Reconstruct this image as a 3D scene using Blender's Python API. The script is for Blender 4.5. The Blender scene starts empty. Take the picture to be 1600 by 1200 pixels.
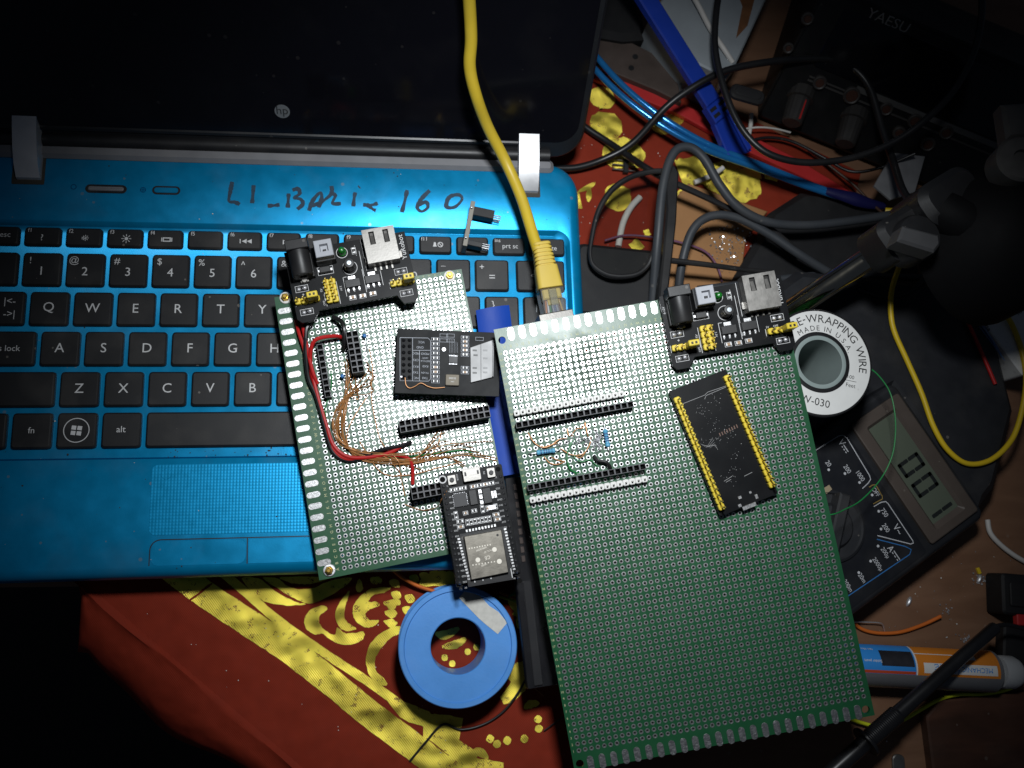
import bpy, math, random
from mathutils import Matrix, Vector
random.seed(7)
R = math.radians
SC = bpy.context.scene
COL = SC.collection
# ------------------------------------------------------------------ camera, light, exposure (all lengths below in mm)
CAM = Vector((151.1601, -127.5434, 398.1902))
CX = Vector((0.9914946, -0.0288660, 0.1269061))
CY = Vector((-0.0027482, -0.9795197, -0.2013294))
CZ = Vector((0.1301186, 0.1992683, -0.9712679))
cd = bpy.data.cameras.new('camera'); cam = bpy.data.objects.new('camera', cd); COL.objects.link(cam)
cd.sensor_width = 36; cd.lens = 36*1350/1600; cd.clip_start = 0.01; cd.clip_end = 20
cam.matrix_world = Matrix((( CX.x, -CY.x, -CZ.x, CAM.x/1000), (CX.y, -CY.y, -CZ.y, CAM.y/1000), (CX.z, -CY.z, -CZ.z, CAM.z/1000), (0, 0, 0, 1)))
cd.dof.use_dof = True; cd.dof.focus_distance = 0.355; cd.dof.aperture_fstop = 13
SC.camera = cam
w = bpy.data.worlds.new('World'); SC.world = w; w.use_nodes = True
bg = w.node_tree.nodes['Background']; bg.inputs[0].default_value = (0.55, 0.7, 1, 1); bg.inputs[1].default_value = 0.022
def lamp(name, loc, target, watt, size, cone, blend, col):
    l = bpy.data.lights.new(name, 'SPOT'); o = bpy.data.objects.new(name, l); COL.objects.link(o)
    l.energy = watt; l.shadow_soft_size = size; l.spot_size = R(cone); l.spot_blend = blend; l.color = col
    o.location = Vector(loc)/1000
    o.rotation_euler = (Vector(target)-Vector(loc)).to_track_quat('-Z', 'Y').to_euler()
lamp('desk_lamp', (190, 2, 380), (210, -56, 25), 5.9, 0.022, 77, 1.0, (0.93, 0.97, 1.0))
vs = SC.view_settings; vs.view_transform = 'Standard'; vs.look = 'None'; vs.gamma = 1; vs.exposure = 0; vs.use_curve_mapping = False

# ------------------------------------------------------------------ geometry helpers
def ray(px, py): return CX*((px-800)/1350)+CY*((py-600)/1350)+CZ
def P(px, py, z=0.0):
    d = ray(px, py); return CAM+d*((z-CAM.z)/d.z)
def frame(o, x, up):
    x = Vector(x).normalized(); z = Vector(up); z = (z-x*z.dot(x)).normalized(); y = z.cross(x)
    return Matrix(((x.x, y.x, z.x, o[0]), (x.y, y.y, z.y, o[1]), (x.z, y.z, z.z, o[2]), (0, 0, 0, 1)))
UP = Vector((0, 0, 1))
def L(F, px, py, h=0.0):                        # the point of frame F's plane (h above it) that a look at the photo measures
    o = F.translation; n = F.col[2].xyz; d = ray(px, py)
    s = (o+n*h-CAM).dot(n)/d.dot(n); q = F.inverted() @ (CAM+d*s); return (q.x, q.y)
def F2(a, b, z, zb=None):                        # frame lying level at height z, x axis from photo point a to b
    pa = P(a[0], a[1], z); pb = P(b[0], b[1], z if zb is None else zb)
    return frame(pa, pb-pa, UP)
def Fin(F, a, b, h):                             # frame on plane F at height h, x axis from a to b
    pa = L(F, a[0], a[1], h); pb = L(F, b[0], b[1], h)
    return F @ Matrix.Translation((pa[0], pa[1], h)) @ Matrix.Rotation(math.atan2(pb[1]-pa[1], pb[0]-pa[0]), 4, 'Z')
def rr(x0, y0, x1, y1, r, n=4):
    r = max(0.001, min(r, (x1-x0)/2-.001, (y1-y0)/2-.001)); out = []
    for cx, cy, a in ((x1-r, y1-r, 0), (x0+r, y1-r, 90), (x0+r, y0+r, 180), (x1-r, y0+r, 270)):
        for i in range(n+1):
            t = R(a+90*i/n); out.append((cx+r*math.cos(t), cy+r*math.sin(t)))
    return out
def circ(cx, cy, r, n=24): return [(cx+r*math.cos(2*math.pi*i/n), cy+r*math.sin(2*math.pi*i/n)) for i in range(n)]
def area(p): return sum(p[i-1][0]*p[i][1]-p[i][0]*p[i-1][1] for i in range(len(p)))/2
def inset(p, d):
    out = []; n = len(p)
    for i in range(n):
        a = Vector(p[i-1]); b = Vector(p[i]); c = Vector(p[(i+1) % n])
        e1 = (b-a).normalized() if (b-a).length > 1e-9 else Vector((1, 0)); e2 = (c-b).normalized() if (c-b).length > 1e-9 else e1
        n1 = Vector((-e1.y, e1.x)); n2 = Vector((-e2.y, e2.x)); m = n1+n2
        m = m/max(.4, m.length_squared/2) if m.length > 1e-6 else n1
        q = b+m*d; out.append((q.x, q.y))
    return out
def smooth(pts, k=8):
    pts = [Vector(p) for p in pts]; out = []
    for i in range(len(pts)-1):
        p0 = pts[max(i-1, 0)]; p1 = pts[i]; p2 = pts[i+1]; p3 = pts[min(i+2, len(pts)-1)]
        for j in range(k):
            t = j/k; out.append(.5*((2*p1)+(p2-p0)*t+(2*p0-5*p1+4*p2-p3)*t*t+(3*p1-p0-3*p2+p3)*t**3))
    out.append(pts[-1]); return out
_tc = {}
def glyphs(s):
    if s not in _tc:
        c = bpy.data.curves.new('t', 'FONT'); c.body = s; c.size = 1; c.resolution_u = 3
        o = bpy.data.objects.new('t', c); me = bpy.data.meshes.new_from_object(o)
        v = [(q.co.x, q.co.y) for q in me.vertices]; f = [tuple(p.vertices) for p in me.polygons]
        bpy.data.objects.remove(o); bpy.data.curves.remove(c); bpy.data.meshes.remove(me)
        xs = [a for a, b in v] or [0]; ys = [b for a, b in v] or [0]
        _tc[s] = (v, f, min(xs), max(xs), min(ys), max(ys))
    return _tc[s]
class MB:
    def __init__(s): s.v = []; s.f = []; s.m = []
    def add(s, vs, fs, mi=0, T=None):
        b = len(s.v)
        for q in vs:
            q = Vector(q); s.v.append(T @ q if T else q)
        for f in fs: s.f.append([i+b for i in f]); s.m.append(mi)
        return s
    def loft(s, loops, mi=0, c0=True, c1=True, T=None, ring=True):
        n = len(loops[0]); vs = [q for l in loops for q in l]; fs = []
        for a in range(len(loops)-1):
            for i in range(n if ring else n-1):
                j = (i+1) % n; fs.append((a*n+i, a*n+j, (a+1)*n+j, (a+1)*n+i))
        if c0: fs.append(tuple(reversed(range(n))))
        if c1: fs.append(tuple(range((len(loops)-1)*n, len(loops)*n)))
        return s.add(vs, fs, mi, T)
    def prism(s, p, z0, z1, ch=0.0, mi=0, T=None, taper=0.0):
        if area(p) < 0: p = list(reversed(p))
        t = inset(p, taper) if taper else p
        if ch > 0:
            ls = [[(x, y, z0) for x, y in p], [(x, y, z1-ch) for x, y in t], [(x, y, z1) for x, y in inset(t, ch)]]
        else: ls = [[(x, y, z0) for x, y in p], [(x, y, z1) for x, y in t]]
        return s.loft(ls, mi, T=T)
    def box(s, x0, y0, z0, x1, y1, z1, ch=0.0, mi=0, T=None): return s.prism([(x0, y0), (x1, y0), (x1, y1), (x0, y1)], z0, z1, ch, mi, T)
    def rbox(s, x0, y0, z0, x1, y1, z1, r=1, ch=0.2, mi=0, T=None, taper=0, n=4): return s.prism(rr(x0, y0, x1, y1, r, n), z0, z1, ch, mi, T, taper)
    def cyl(s, cx, cy, z0, z1, r, n=24, ch=0.0, mi=0, T=None): return s.prism(circ(cx, cy, r, n), z0, z1, ch, mi, T)
    def lathe(s, prof, n=48, mi=0, T=None, closed=False):
        loops = [[(r*math.cos(2*math.pi*i/n), r*math.sin(2*math.pi*i/n), z) for i in range(n)] for r, z in prof]
        if closed: loops.append(loops[0])
        return s.loft(loops, mi, not closed and prof[0][0] > 1e-6, not closed and prof[-1][0] > 1e-6, T)
    def flat(s, p, z, mi=0, T=None):
        if area(p) < 0: p = list(reversed(p))
        return s.add([(x, y, z) for x, y in p], [tuple(range(len(p)))], mi, T)
    def tube(s, pts, r, n=8, mi=0, T=None, sq=1.0):
        pts = [Vector(p) for p in pts]; loops = []; t0 = (pts[1]-pts[0]).normalized()
        u = t0.orthogonal().normalized()
        if abs(t0.z) < .95: u = UP.cross(t0).normalized()
        for i, p in enumerate(pts):
            a = pts[max(i-1, 0)]; b = pts[min(i+1, len(pts)-1)]; t = (b-a).normalized() if (b-a).length > 1e-9 else t0
            u = (u-t*u.dot(t)).normalized(); v = t.cross(u); rad = r(i/(len(pts)-1)) if callable(r) else r
            loops.append([p+(u*math.cos(2*math.pi*k/n)+v*sq*math.sin(2*math.pi*k/n))*rad for k in range(n)])
        return s.loft(loops, mi, T=T)
    def ribbon(s, pts, wd, z=None, mi=0, T=None, jit=0.0, rise=.0006):     # flat stroke along 2-D points
        k = len(pts); vs = []; fs = []
        for i in range(k):
            a = Vector(pts[max(i-1, 0)][:2]); b = Vector(pts[min(i+1, k-1)][:2]); d = (b-a).normalized(); n = Vector((-d.y, d.x))
            ww = (wd(i/(k-1)) if callable(wd) else wd)/2*(1+random.uniform(-jit, jit)); p = Vector(pts[i][:2])
            vs += [(p.x-n.x*ww, p.y-n.y*ww, z+i*rise), (p.x+n.x*ww, p.y+n.y*ww, z+i*rise)]
        for i in range(k-1): fs.append((2*i, 2*i+2, 2*i+3, 2*i+1))
        return s.add(vs, fs, mi, T)
    def frame_rect(s, x0, y0, x1, y1, wd, z, mi=0, r=0.0):
        for a in ((x0, y0, x1, y0+wd), (x0, y1-wd, x1, y1), (x0, y0+wd, x0+wd, y1-wd), (x1-wd, y0+wd, x1, y1-wd)):
            s.flat([(a[0], a[1]), (a[2], a[1]), (a[2], a[3]), (a[0], a[3])], z, mi)
        return s
    def text(s, t, size, x, y, z, rot=0.0, mi=0, align='C', sx=1.0, T=None):
        v, f, x0, x1, y0, y1 = glyphs(t)
        ox = (x0+x1)/2 if align == 'C' else (x0 if align == 'L' else x1); oy = (y0+y1)/2 if align != 'B' else .35
        if align == 'B': ox = (x0+x1)/2
        c, n = math.cos(rot), math.sin(rot); vs = []
        for a, b in v:
            a = (a-ox)*size*sx; b = (b-oy)*size; vs.append((x+a*c-b*n, y+a*n+b*c, z))
        return s.add(vs, f, mi, T)
    def build(s, name, mats, parent=None, sharp=35, smoothing=True):
        me = bpy.data.meshes.new(name); me.from_pydata([q/1000 for q in s.v], [], s.f)
        for m in (mats if isinstance(mats, (list, tuple)) else [mats]): me.materials.append(m)
        me.polygons.foreach_set('material_index', s.m)
        if smoothing:
            me.polygons.foreach_set('use_smooth', [len(f) <= 4 for f in s.f]); me.set_sharp_from_angle(angle=R(sharp))
        me.update(); o = bpy.data.objects.new(name, me); COL.objects.link(o)
        if parent: o.parent = parent
        return o
def mm(F): F = F.copy(); F.translation = F.translation/1000; return F
def thing(name, label, cat, F=None, group=None):
    o = bpy.data.objects.new(name, None); COL.objects.link(o); o.empty_display_size = .01
    if F is not None: o.matrix_world = mm(F)
    return tag(o, label, cat, group)
def tag(o, label, cat, group=None):
    o['label'] = label; o['category'] = cat
    if group: o['group'] = group
    return o
def struct(o): o['kind'] = 'structure'; return o
def stuff(o): o['kind'] = 'stuff'; return o
def copy_tree(o, parent=None):
    c = o.copy(); COL.objects.link(c)
    if parent: c.parent = parent
    for ch in [q for q in bpy.data.objects if q.parent == o]: copy_tree(ch, c)
    return c

# ------------------------------------------------------------------ materials (all procedural)
def mat(name, col, rough=.5, metal=0.0, spec=.5, var=.12, scale=120, bump=0.0, bscale=900, dust=0.0, trans=0.0, ior=1.45, coat=0.0, rvar=.1):
    m = bpy.data.materials.new(name); m.use_nodes = True; nt = m.node_tree; N = nt.nodes; K = nt.links; b = N['Principled BSDF']
    b.inputs['Metallic'].default_value = metal; b.inputs['Specular IOR Level'].default_value = spec
    b.inputs['Transmission Weight'].default_value = trans; b.inputs['IOR'].default_value = ior; b.inputs['Coat Weight'].default_value = coat
    tc = N.new('ShaderNodeTexCoord'); nz = N.new('ShaderNodeTexNoise'); nz.inputs['Scale'].default_value = scale; nz.inputs['Detail'].default_value = 6
    K.new(tc.outputs['Object'], nz.inputs['Vector'])
    mx = N.new('ShaderNodeMix'); mx.data_type = 'RGBA'
    mx.inputs['A'].default_value = tuple(c*(1-var) for c in col)+(1,); mx.inputs['B'].default_value = tuple(min(1, c*(1+var)) for c in col)+(1,)
    K.new(nz.outputs['Fac'], mx.inputs['Factor']); out = mx.outputs['Result']
    mr = N.new('ShaderNodeMapRange'); mr.inputs['To Min'].default_value = max(.02, rough-rvar); mr.inputs['To Max'].default_value = min(1, rough+rvar)
    K.new(nz.outputs['Fac'], mr.inputs['Value']); K.new(mr.outputs['Result'], b.inputs['Roughness'])
    if dust > 0:
        vo = N.new('ShaderNodeTexVoronoi'); vo.inputs['Scale'].default_value = 260; K.new(tc.outputs['Object'], vo.inputs['Vector'])
        n2 = N.new('ShaderNodeTexNoise'); n2.inputs['Scale'].default_value = 45; n2.inputs['Detail'].default_value = 5; K.new(tc.outputs['Object'], n2.inputs['Vector'])
        se = N.new('ShaderNodeSeparateColor'); K.new(vo.outputs['Color'], se.inputs['Color'])
        rad = N.new('ShaderNodeMath'); rad.operation = 'MULTIPLY'; rad.inputs[1].default_value = .28; K.new(se.outputs['Red'], rad.inputs[0])
        pw = N.new('ShaderNodeMath'); pw.operation = 'POWER'; pw.inputs[1].default_value = 7; K.new(rad.outputs[0], pw.inputs[0])
        p2 = N.new('ShaderNodeMath'); p2.operation = 'MULTIPLY'; p2.inputs[1].default_value = .0
        th = N.new('ShaderNodeMapRange'); th.inputs['From Min'].default_value = .86; th.inputs['From Max'].default_value = 1.0; th.inputs['To Min'].default_value = 0; th.inputs['To Max'].default_value = .22
        K.new(se.outputs['Green'], th.inputs['Value'])
        lt = N.new('ShaderNodeMath'); lt.operation = 'LESS_THAN'; K.new(vo.outputs['Distance'], lt.inputs[0]); K.new(th.outputs['Result'], lt.inputs[1])
        gr = N.new('ShaderNodeMapRange'); gr.inputs['From Min'].default_value = .5; gr.inputs['From Max'].default_value = .8; gr.inputs['To Max'].default_value = .25; K.new(n2.outputs['Fac'], gr.inputs['Value'])
        ad = N.new('ShaderNodeMath'); ad.operation = 'MAXIMUM'; K.new(lt.outputs[0], ad.inputs[0]); K.new(gr.outputs['Result'], ad.inputs[1])
        fd = N.new('ShaderNodeMath'); fd.operation = 'MULTIPLY'; fd.inputs[1].default_value = dust; K.new(ad.outputs[0], fd.inputs[0])
        m2 = N.new('ShaderNodeMix'); m2.data_type = 'RGBA'; K.new(fd.outputs[0], m2.inputs['Factor']); K.new(out, m2.inputs['A']); m2.inputs['B'].default_value = (.34, .31, .27, 1); out = m2.outputs['Result']
    K.new(out, b.inputs['Base Color'])
    if bump > 0:
        nb = N.new('ShaderNodeTexNoise'); nb.inputs['Scale'].default_value = bscale; nb.inputs['Detail'].default_value = 3; K.new(tc.outputs['Object'], nb.inputs['Vector'])
        bp = N.new('ShaderNodeBump'); bp.inputs['Strength'].default_value = bump; bp.inputs['Distance'].default_value = .0004; K.new(nb.outputs['Fac'], bp.inputs['Height']); K.new(bp.outputs['Normal'], b.inputs['Normal'])
    return m
BLUE = mat('blue_metallic_paint', (0.0, .275, .56), .37, .55, .5, .12, 130, .05, 2500, .38)
BLUE2 = mat('blue_metallic_dark', (0.0, .09, .26), .35, .6, .5, .08, 300)
KEY = mat('key_plastic', (.013, .013, .014), .52, 0, .45, .25, 60, .12, 3500, .32)
LEG = mat('key_legend_white', (.55, .55, .55), .6)
INK = mat('marker_ink', (.02, .045, .075), .5, 0, .4, .4, 700)
GLASS = mat('screen_glass', (.004, .004, .006), .10, 0, .5, .1, 60, 0, 900, .035, rvar=.03)
BEZ = mat('bezel_plastic', (.012, .013, .015), .34, 0, .5, .2, 80, 0, 900, .06)
GREY = mat('grey_plastic', (.19, .19, .20), .5, .2, .5, .15, 120, .05, 1500, .5)
SILV = mat('silver_paint', (.62, .62, .63), .4, .5, .5, .1, 200, 0, 900, .3)
PCBG = mat('green_solder_mask', (.010, .080, .030), .37, 0, .52, .15, 90, .03, 1500, ior=1.52)
PROBE = mat('glossy_black_plastic', (.010, .010, .011), .32, 0, .8, .2)
SHADE = mat('lamp_shade_black', (.0035, .0035, .004), .7, 0, .15, .2)
DULL = mat('dull_solder', (.26, .26, .26), .45, .8)
PCBS = mat('stained_green_solder_mask', (.010, .080, .030), .37, 0, .52, .15, 90, .03, 1500, ior=1.52)
def stain(m, at, rad, col):
    nt = m.node_tree; N = nt.nodes; K = nt.links; b = N['Principled BSDF']; tc = [n for n in N if n.type == 'TEX_COORD'][0]
    mp = N.new('ShaderNodeMapping'); mp.vector_type = 'TEXTURE'; mp.inputs['Location'].default_value = at; mp.inputs['Scale'].default_value = rad; K.new(tc.outputs['Object'], mp.inputs['Vector'])
    g = N.new('ShaderNodeTexGradient'); g.gradient_type = 'SPHERICAL'; K.new(mp.outputs['Vector'], g.inputs['Vector'])
    n = N.new('ShaderNodeTexNoise'); n.inputs['Scale'].default_value = 170; n.inputs['Detail'].default_value = 8; K.new(tc.outputs['Object'], n.inputs['Vector'])
    mu = N.new('ShaderNodeMath'); mu.operation = 'MULTIPLY'; K.new(g.outputs['Fac'], mu.inputs[0]); K.new(n.outputs['Fac'], mu.inputs[1])
    r = N.new('ShaderNodeMapRange'); r.inputs['From Min'].default_value = .16; r.inputs['From Max'].default_value = .42; r.inputs['To Max'].default_value = .5; K.new(mu.outputs[0], r.inputs['Value'])
    s = [k for k in K if k.to_socket == b.inputs['Base Color']][0].from_socket; x = N.new('ShaderNodeMix'); x.data_type = 'RGBA'; K.new(r.outputs[0], x.inputs['Factor']); K.new(s, x.inputs['A']); x.inputs['B'].default_value = col; K.new(x.outputs['Result'], b.inputs['Base Color'])
    s = [k for k in K if k.to_socket == b.inputs['Roughness']][0].from_socket; ad = N.new('ShaderNodeMath'); ad.operation = 'MULTIPLY_ADD'; ad.inputs[1].default_value = .45; K.new(r.outputs[0], ad.inputs[0]); K.new(s, ad.inputs[2]); K.new(ad.outputs[0], b.inputs['Roughness'])
stain(PCBS, (.030, -.011, 0), (.034, .022, .05), (.028, .034, .028, 1))
PCBE = mat('matt_black_solder_mask', (.006, .0065, .0075), .45, 0, .10, .2, 100, .02, 1500, .03)
PCBB = mat('black_solder_mask', (.006, .0065, .0075), .40, 0, .15, .2, 100, .02, 1500, .07)
TIN = mat('tinned_copper', (.74, .74, .74), .32, .93, .5, .18, 1500, .08, 4000, rvar=.15)
TIN2 = mat('dull_tin', (.70, .70, .72), .42, .8, .5, .3, 1200, .2, 2500)
STEEL = mat('stamped_steel', (.25, .24, .225), .40, .9, .5, .12, 350, .05, 1200)
CAN = mat('shield_can', (.24, .222, .19), .38, .9, .5, .12, 300, .04, 1500)
GOLD = mat('brass', (.80, .52, .12), .3, .95)
BLK = mat('black_plastic', (.011, .011, .012), .45, 0, .5, .2, 120, .05, 1500, .22)
BLKM = mat('matt_black_plastic', (.009, .009, .010), .62, 0, .35, .25, 120, .08, 1500, .10)
SOCK = mat('socket_plastic', (.085, .085, .092), .5, 0, .5, .15, 300)
HOLE = mat('socket_hole', (.003, .003, .003), .8, 0, .2)
YEL = mat('yellow_plastic', (.68, .52, .045), .42, 0, .5, .15, 300)
WHT = mat('white_plastic', (.74, .73, .70), .5, 0, .5, .08, 300)
GRYC = mat('pale_grey_plastic', (.36, .37, .40), .5, 0, .5, .1, 300, .1, 1200)
GRN = mat('green_led_lens', (.01, .20, .02), .25, 0, .6, .1, trans=.3)
SILK = mat('silkscreen_white', (.62, .62, .62), .6, 0, .3, .2, 900)
SILKY = mat('silkscreen_yellow', (.55, .55, .32), .6, 0, .3, .2, 900)
CER = mat('ceramic_tan', (.38, .25, .15), .5)
RESB = mat('resistor_blue', (.10, .36, .55), .4)
BAND = mat('resistor_band', (.04, .10, .25), .4)
ENAM = mat('copper_enamel', (.38, .17, .055), .38, .25, .5, .2, 400)
REDW = mat('red_insulation', (.42, .012, .012), .4, 0, .5, .12)
BLKW = mat('black_insulation', (.010, .010, .011), .36, 0, .5, .15, 100, 0, 900, .12)
GRYW = mat('grey_rubber', (.036, .040, .046), .5, 0, .45, .15, 80, .05, 1500, .15)
GRNW = mat('green_insulation', (.015, .20, .05), .4)
YELW = mat('yellow_insulation', (.62, .43, .015), .42, 0, .5, .12)
YGW = mat('lime_insulation', (.55, .60, .02), .45)
ORGW = mat('orange_insulation', (.55, .13, .02), .45, 0, .4)
WHTW = mat('white_insulation', (.55, .53, .50), .5)
PURW = mat('purple_insulation', (.13, .05, .10), .5)
JACK = mat('yellow_cable_jacket', (.56, .40, .03), .42, 0, .5, .22, 60, .1, 400, .3)
BOOT = mat('yellow_rubber_boot', (.58, .42, .07), .5, 0, .4, .1)

SPOOLB = mat('blue_spool_plastic', (.075, .27, .66), .46, 0, .45, .14, 110, .12, 900, .4)
PAPER = mat('scuffed_paper', (.55, .54, .50), .8, 0, .2, .25, 500, .1, 1500)
LABEL = mat('white_label', (.66, .66, .64), .55, 0, .4, .07, 200, .04, 900, .25)
PRINT = mat('black_print', (.015, .015, .015), .6)
TUBEG = mat('grey_green_tube', (.24, .29, .28), .4, 0, .5, .1)
METB = mat('meter_case', (.016, .017, .020), .5, 0, .5, .2, 150, .06, 1500, .25)
METP = mat('meter_panel', (.010, .011, .014), .35, 0, .5, .15, 150, 0, 900, .15)
METZ = mat('meter_bezel', (.070, .055, .046), .5, 0, .4, .2, 80, .08, 1200, .15)
LCD = mat('lcd_glass', (.085, .10, .074), .22, 0, .5, .06, 60)
SEG = mat('lcd_segment', (.012, .014, .014), .4)
BLNE = mat('blue_line_print', (.03, .16, .42), .5)
GLNE = mat('gold_line_print', (.30, .20, .05), .5)
CHROME = mat('chrome', (.74, .67, .53), .12, 1, .5, .05, rvar=.05)
BLUP = mat('blue_plastic', (.008, .035, .30), .4, 0, .5, .12)
BLUR = mat('blue_ribbon', (.008, .055, .36), .5, 0, .2, .1, 60, .1, 500)
BLUC = mat('translucent_blue_jacket', (.02, .20, .52), .14, .5, .8, .2, 60)
SHRK = mat('dark_blue_shrink', (.008, .008, .06), .45)
REDP = mat('red_plastic', (.42, .022, .022), .5, 0, .4, .15)
GBOX = mat('grey_enamel', (.30, .33, .35), .5, .2, .5, .15, 90, .05, 900, .3)
RADB = mat('radio_case', (.012, .011, .011), .55, .1, .3, .3, 90, .1, 900, .3)
RADF = mat('radio_front', (.004, .004, .0045), .4, 0, .5, .2, 90, 0, 900, .1)
KNOB = mat('knob_plastic', (.028, .026, .025), .5, 0, .4, .2)
ORNG = mat('orange_label', (.62, .20, .02), .45, 0, .5, .08)
SKYB = mat('blue_label', (.03, .23, .62), .45, 0, .5, .08)
FLUX = mat('translucent_tube', (.20, .20, .21), .25, 0, .5, .1, trans=.35)
CAPC = mat('frosted_cap', (.52, .53, .54), .35, 0, .5, .05, trans=.3)
TAN = mat('tan_board', (.30, .15, .06), .6, 0, .35, .2, 60, .15, 500)
def clear(name, tint, k, rough):
    m = bpy.data.materials.new(name); m.use_nodes = True; nt = m.node_tree; N = nt.nodes; K = nt.links
    t = N.new('ShaderNodeBsdfTransparent'); t.inputs[0].default_value = tint; g = N.new('ShaderNodeBsdfGlossy'); g.inputs['Roughness'].default_value = rough
    x = N.new('ShaderNodeMixShader'); x.inputs[0].default_value = k; K.new(t.outputs[0], x.inputs[1]); K.new(g.outputs[0], x.inputs[2]); K.new(x.outputs[0], N['Material Output'].inputs['Surface']); return m
LENS = clear('spectacle_lens', (.93, .93, .92, 1), .05, .08)
CLEAR = clear('clear_plastic', (.86, .88, .9, 1), .16, .22)
DGLASS = mat('dark_glass', (.010, .010, .012), .3, 0, .6, .2)

def wood(name, c0, c1):
    m = mat(name, c1, .55, 0, .35, .1, 40, .1, 500, .15); nt = m.node_tree; N = nt.nodes; K = nt.links; b = N['Principled BSDF']
    tc = [n for n in N if n.type == 'TEX_COORD'][0]; mp = N.new('ShaderNodeMapping'); mp.inputs['Scale'].default_value = (9, 38, 20); mp.inputs['Rotation'].default_value = (0, 0, R(-8))
    K.new(tc.outputs['Object'], mp.inputs['Vector']); n = N.new('ShaderNodeTexNoise'); n.inputs['Scale'].default_value = 3; n.inputs['Detail'].default_value = 8; n.inputs['Distortion'].default_value = .6
    K.new(mp.outputs['Vector'], n.inputs['Vector']); rp = N.new('ShaderNodeValToRGB'); rp.color_ramp.elements[0].position = .3; rp.color_ramp.elements[1].position = .7
    rp.color_ramp.elements[0].color = c0+(1,); rp.color_ramp.elements[1].color = c1+(1,); K.new(n.outputs['Fac'], rp.inputs['Fac'])
    l = [k for k in K if k.to_socket == b.inputs['Base Color']][0]; src = l.from_node
    (K.new(rp.outputs['Color'], src.inputs['A']) if src.type == 'MIX' and src.inputs['A'].is_linked else K.new(rp.outputs['Color'], b.inputs['Base Color']))
    return m
WOOD = wood('table_wood', (.150, .075, .042), (.205, .108, .062))
WOODD = wood('dark_wood', (.035, .016, .010), (.07, .03, .018))
def weave(name, col, rough, metal, col2=None, worn=0.0, strength=.5, sc=1500):
    m = mat(name, col, rough, metal, .4 if col2 else .12, .18, 150); nt = m.node_tree; N = nt.nodes; K = nt.links; b = N['Principled BSDF']
    tc = [n for n in N if n.type == 'TEX_COORD'][0]; mp = N.new('ShaderNodeMapping'); mp.inputs['Rotation'].default_value = (0, 0, R(-37)); K.new(tc.outputs['Object'], mp.inputs['Vector'])
    w1 = N.new('ShaderNodeTexWave'); w1.inputs['Scale'].default_value = sc/3.2; w1.inputs['Distortion'].default_value = 1.2; w1.inputs['Detail'].default_value = 1; w1.inputs['Detail Scale'].default_value = .2; K.new(mp.outputs['Vector'], w1.inputs['Vector'])
    w2 = N.new('ShaderNodeTexWave'); w2.bands_direction = 'Y'; w2.inputs['Scale'].default_value = sc/2.8; w2.inputs['Distortion'].default_value = 1.2; w2.inputs['Detail Scale'].default_value = .2; K.new(mp.outputs['Vector'], w2.inputs['Vector'])
    mu = N.new('ShaderNodeMath'); mu.operation = 'MULTIPLY'; K.new(w1.outputs['Fac'], mu.inputs[0]); K.new(w2.outputs['Fac'], mu.inputs[1])
    bp = N.new('ShaderNodeBump'); bp.inputs['Strength'].default_value = strength; bp.inputs['Distance'].default_value = .0006; K.new(mu.outputs[0], bp.inputs['Height'])
    n3 = N.new('ShaderNodeTexNoise'); n3.inputs['Scale'].default_value = 42; n3.inputs['Detail'].default_value = 2; K.new(tc.outputs['Object'], n3.inputs['Vector'])
    b3 = N.new('ShaderNodeBump'); b3.inputs['Strength'].default_value = .9; b3.inputs['Distance'].default_value = .013 if col2 else .004; K.new(n3.outputs['Fac'], b3.inputs['Height']); K.new(b3.outputs['Normal'], bp.inputs['Normal']); K.new(bp.outputs['Normal'], b.inputs['Normal'])
    if col2:
        n = N.new('ShaderNodeTexNoise'); n.inputs['Scale'].default_value = 260; n.inputs['Detail'].default_value = 8; n.inputs['Roughness'].default_value = .75; K.new(tc.outputs['Object'], n.inputs['Vector'])
        mi = N.new('ShaderNodeMath'); mi.operation = 'MULTIPLY_ADD'; mi.inputs[1].default_value = .16; K.new(mu.outputs[0], mi.inputs[0]); K.new(n.outputs['Fac'], mi.inputs[2])
        st = N.new('ShaderNodeMapRange'); st.inputs['From Min'].default_value = worn; st.inputs['From Max'].default_value = worn+.06; K.new(mi.outputs[0], st.inputs['Value'])
        src = [k for k in K if k.to_socket == b.inputs['Base Color']][0].from_socket
        mx = N.new('ShaderNodeMix'); mx.data_type = 'RGBA'; mx.inputs['A'].default_value = col2+(1,); K.new(src, mx.inputs['B']); K.new(st.outputs['Result'], mx.inputs['Factor']); K.new(mx.outputs['Result'], b.inputs['Base Color'])
        ml = N.new('ShaderNodeMath'); ml.operation = 'MULTIPLY'; ml.inputs[1].default_value = metal; K.new(st.outputs['Result'], ml.inputs[0]); K.new(ml.outputs[0], b.inputs['Metallic'])
    return m
REDC = weave('red_cotton', (.205, .024, .011), .75, 0, None, 0, .25)
GOLDC = weave('gold_batik_print', (1.0, .73, .10), .43, .88, (.16, .02, .01), .385, .38, 1300)
def dots(name, base):
    m = mat(name, base, .42, .55, .5, .08, 300); nt = m.node_tree; N = nt.nodes; K = nt.links; b = N['Principled BSDF']
    tc = [n for n in N if n.type == 'TEX_COORD'][0]; vo = N.new('ShaderNodeTexVoronoi'); vo.voronoi_dimensions = '2D'; vo.inputs['Randomness'].default_value = 0; vo.inputs['Scale'].default_value = 760
    K.new(tc.outputs['Object'], vo.inputs['Vector']); bp = N.new('ShaderNodeBump'); bp.invert = True; bp.inputs['Strength'].default_value = .3; bp.inputs['Distance'].default_value = .0003
    K.new(vo.outputs['Distance'], bp.inputs['Height']); K.new(bp.outputs['Normal'], b.inputs['Normal']); return m
PAD = dots('dotted_blue_touchpad', (0.0, .29, .58))
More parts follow.
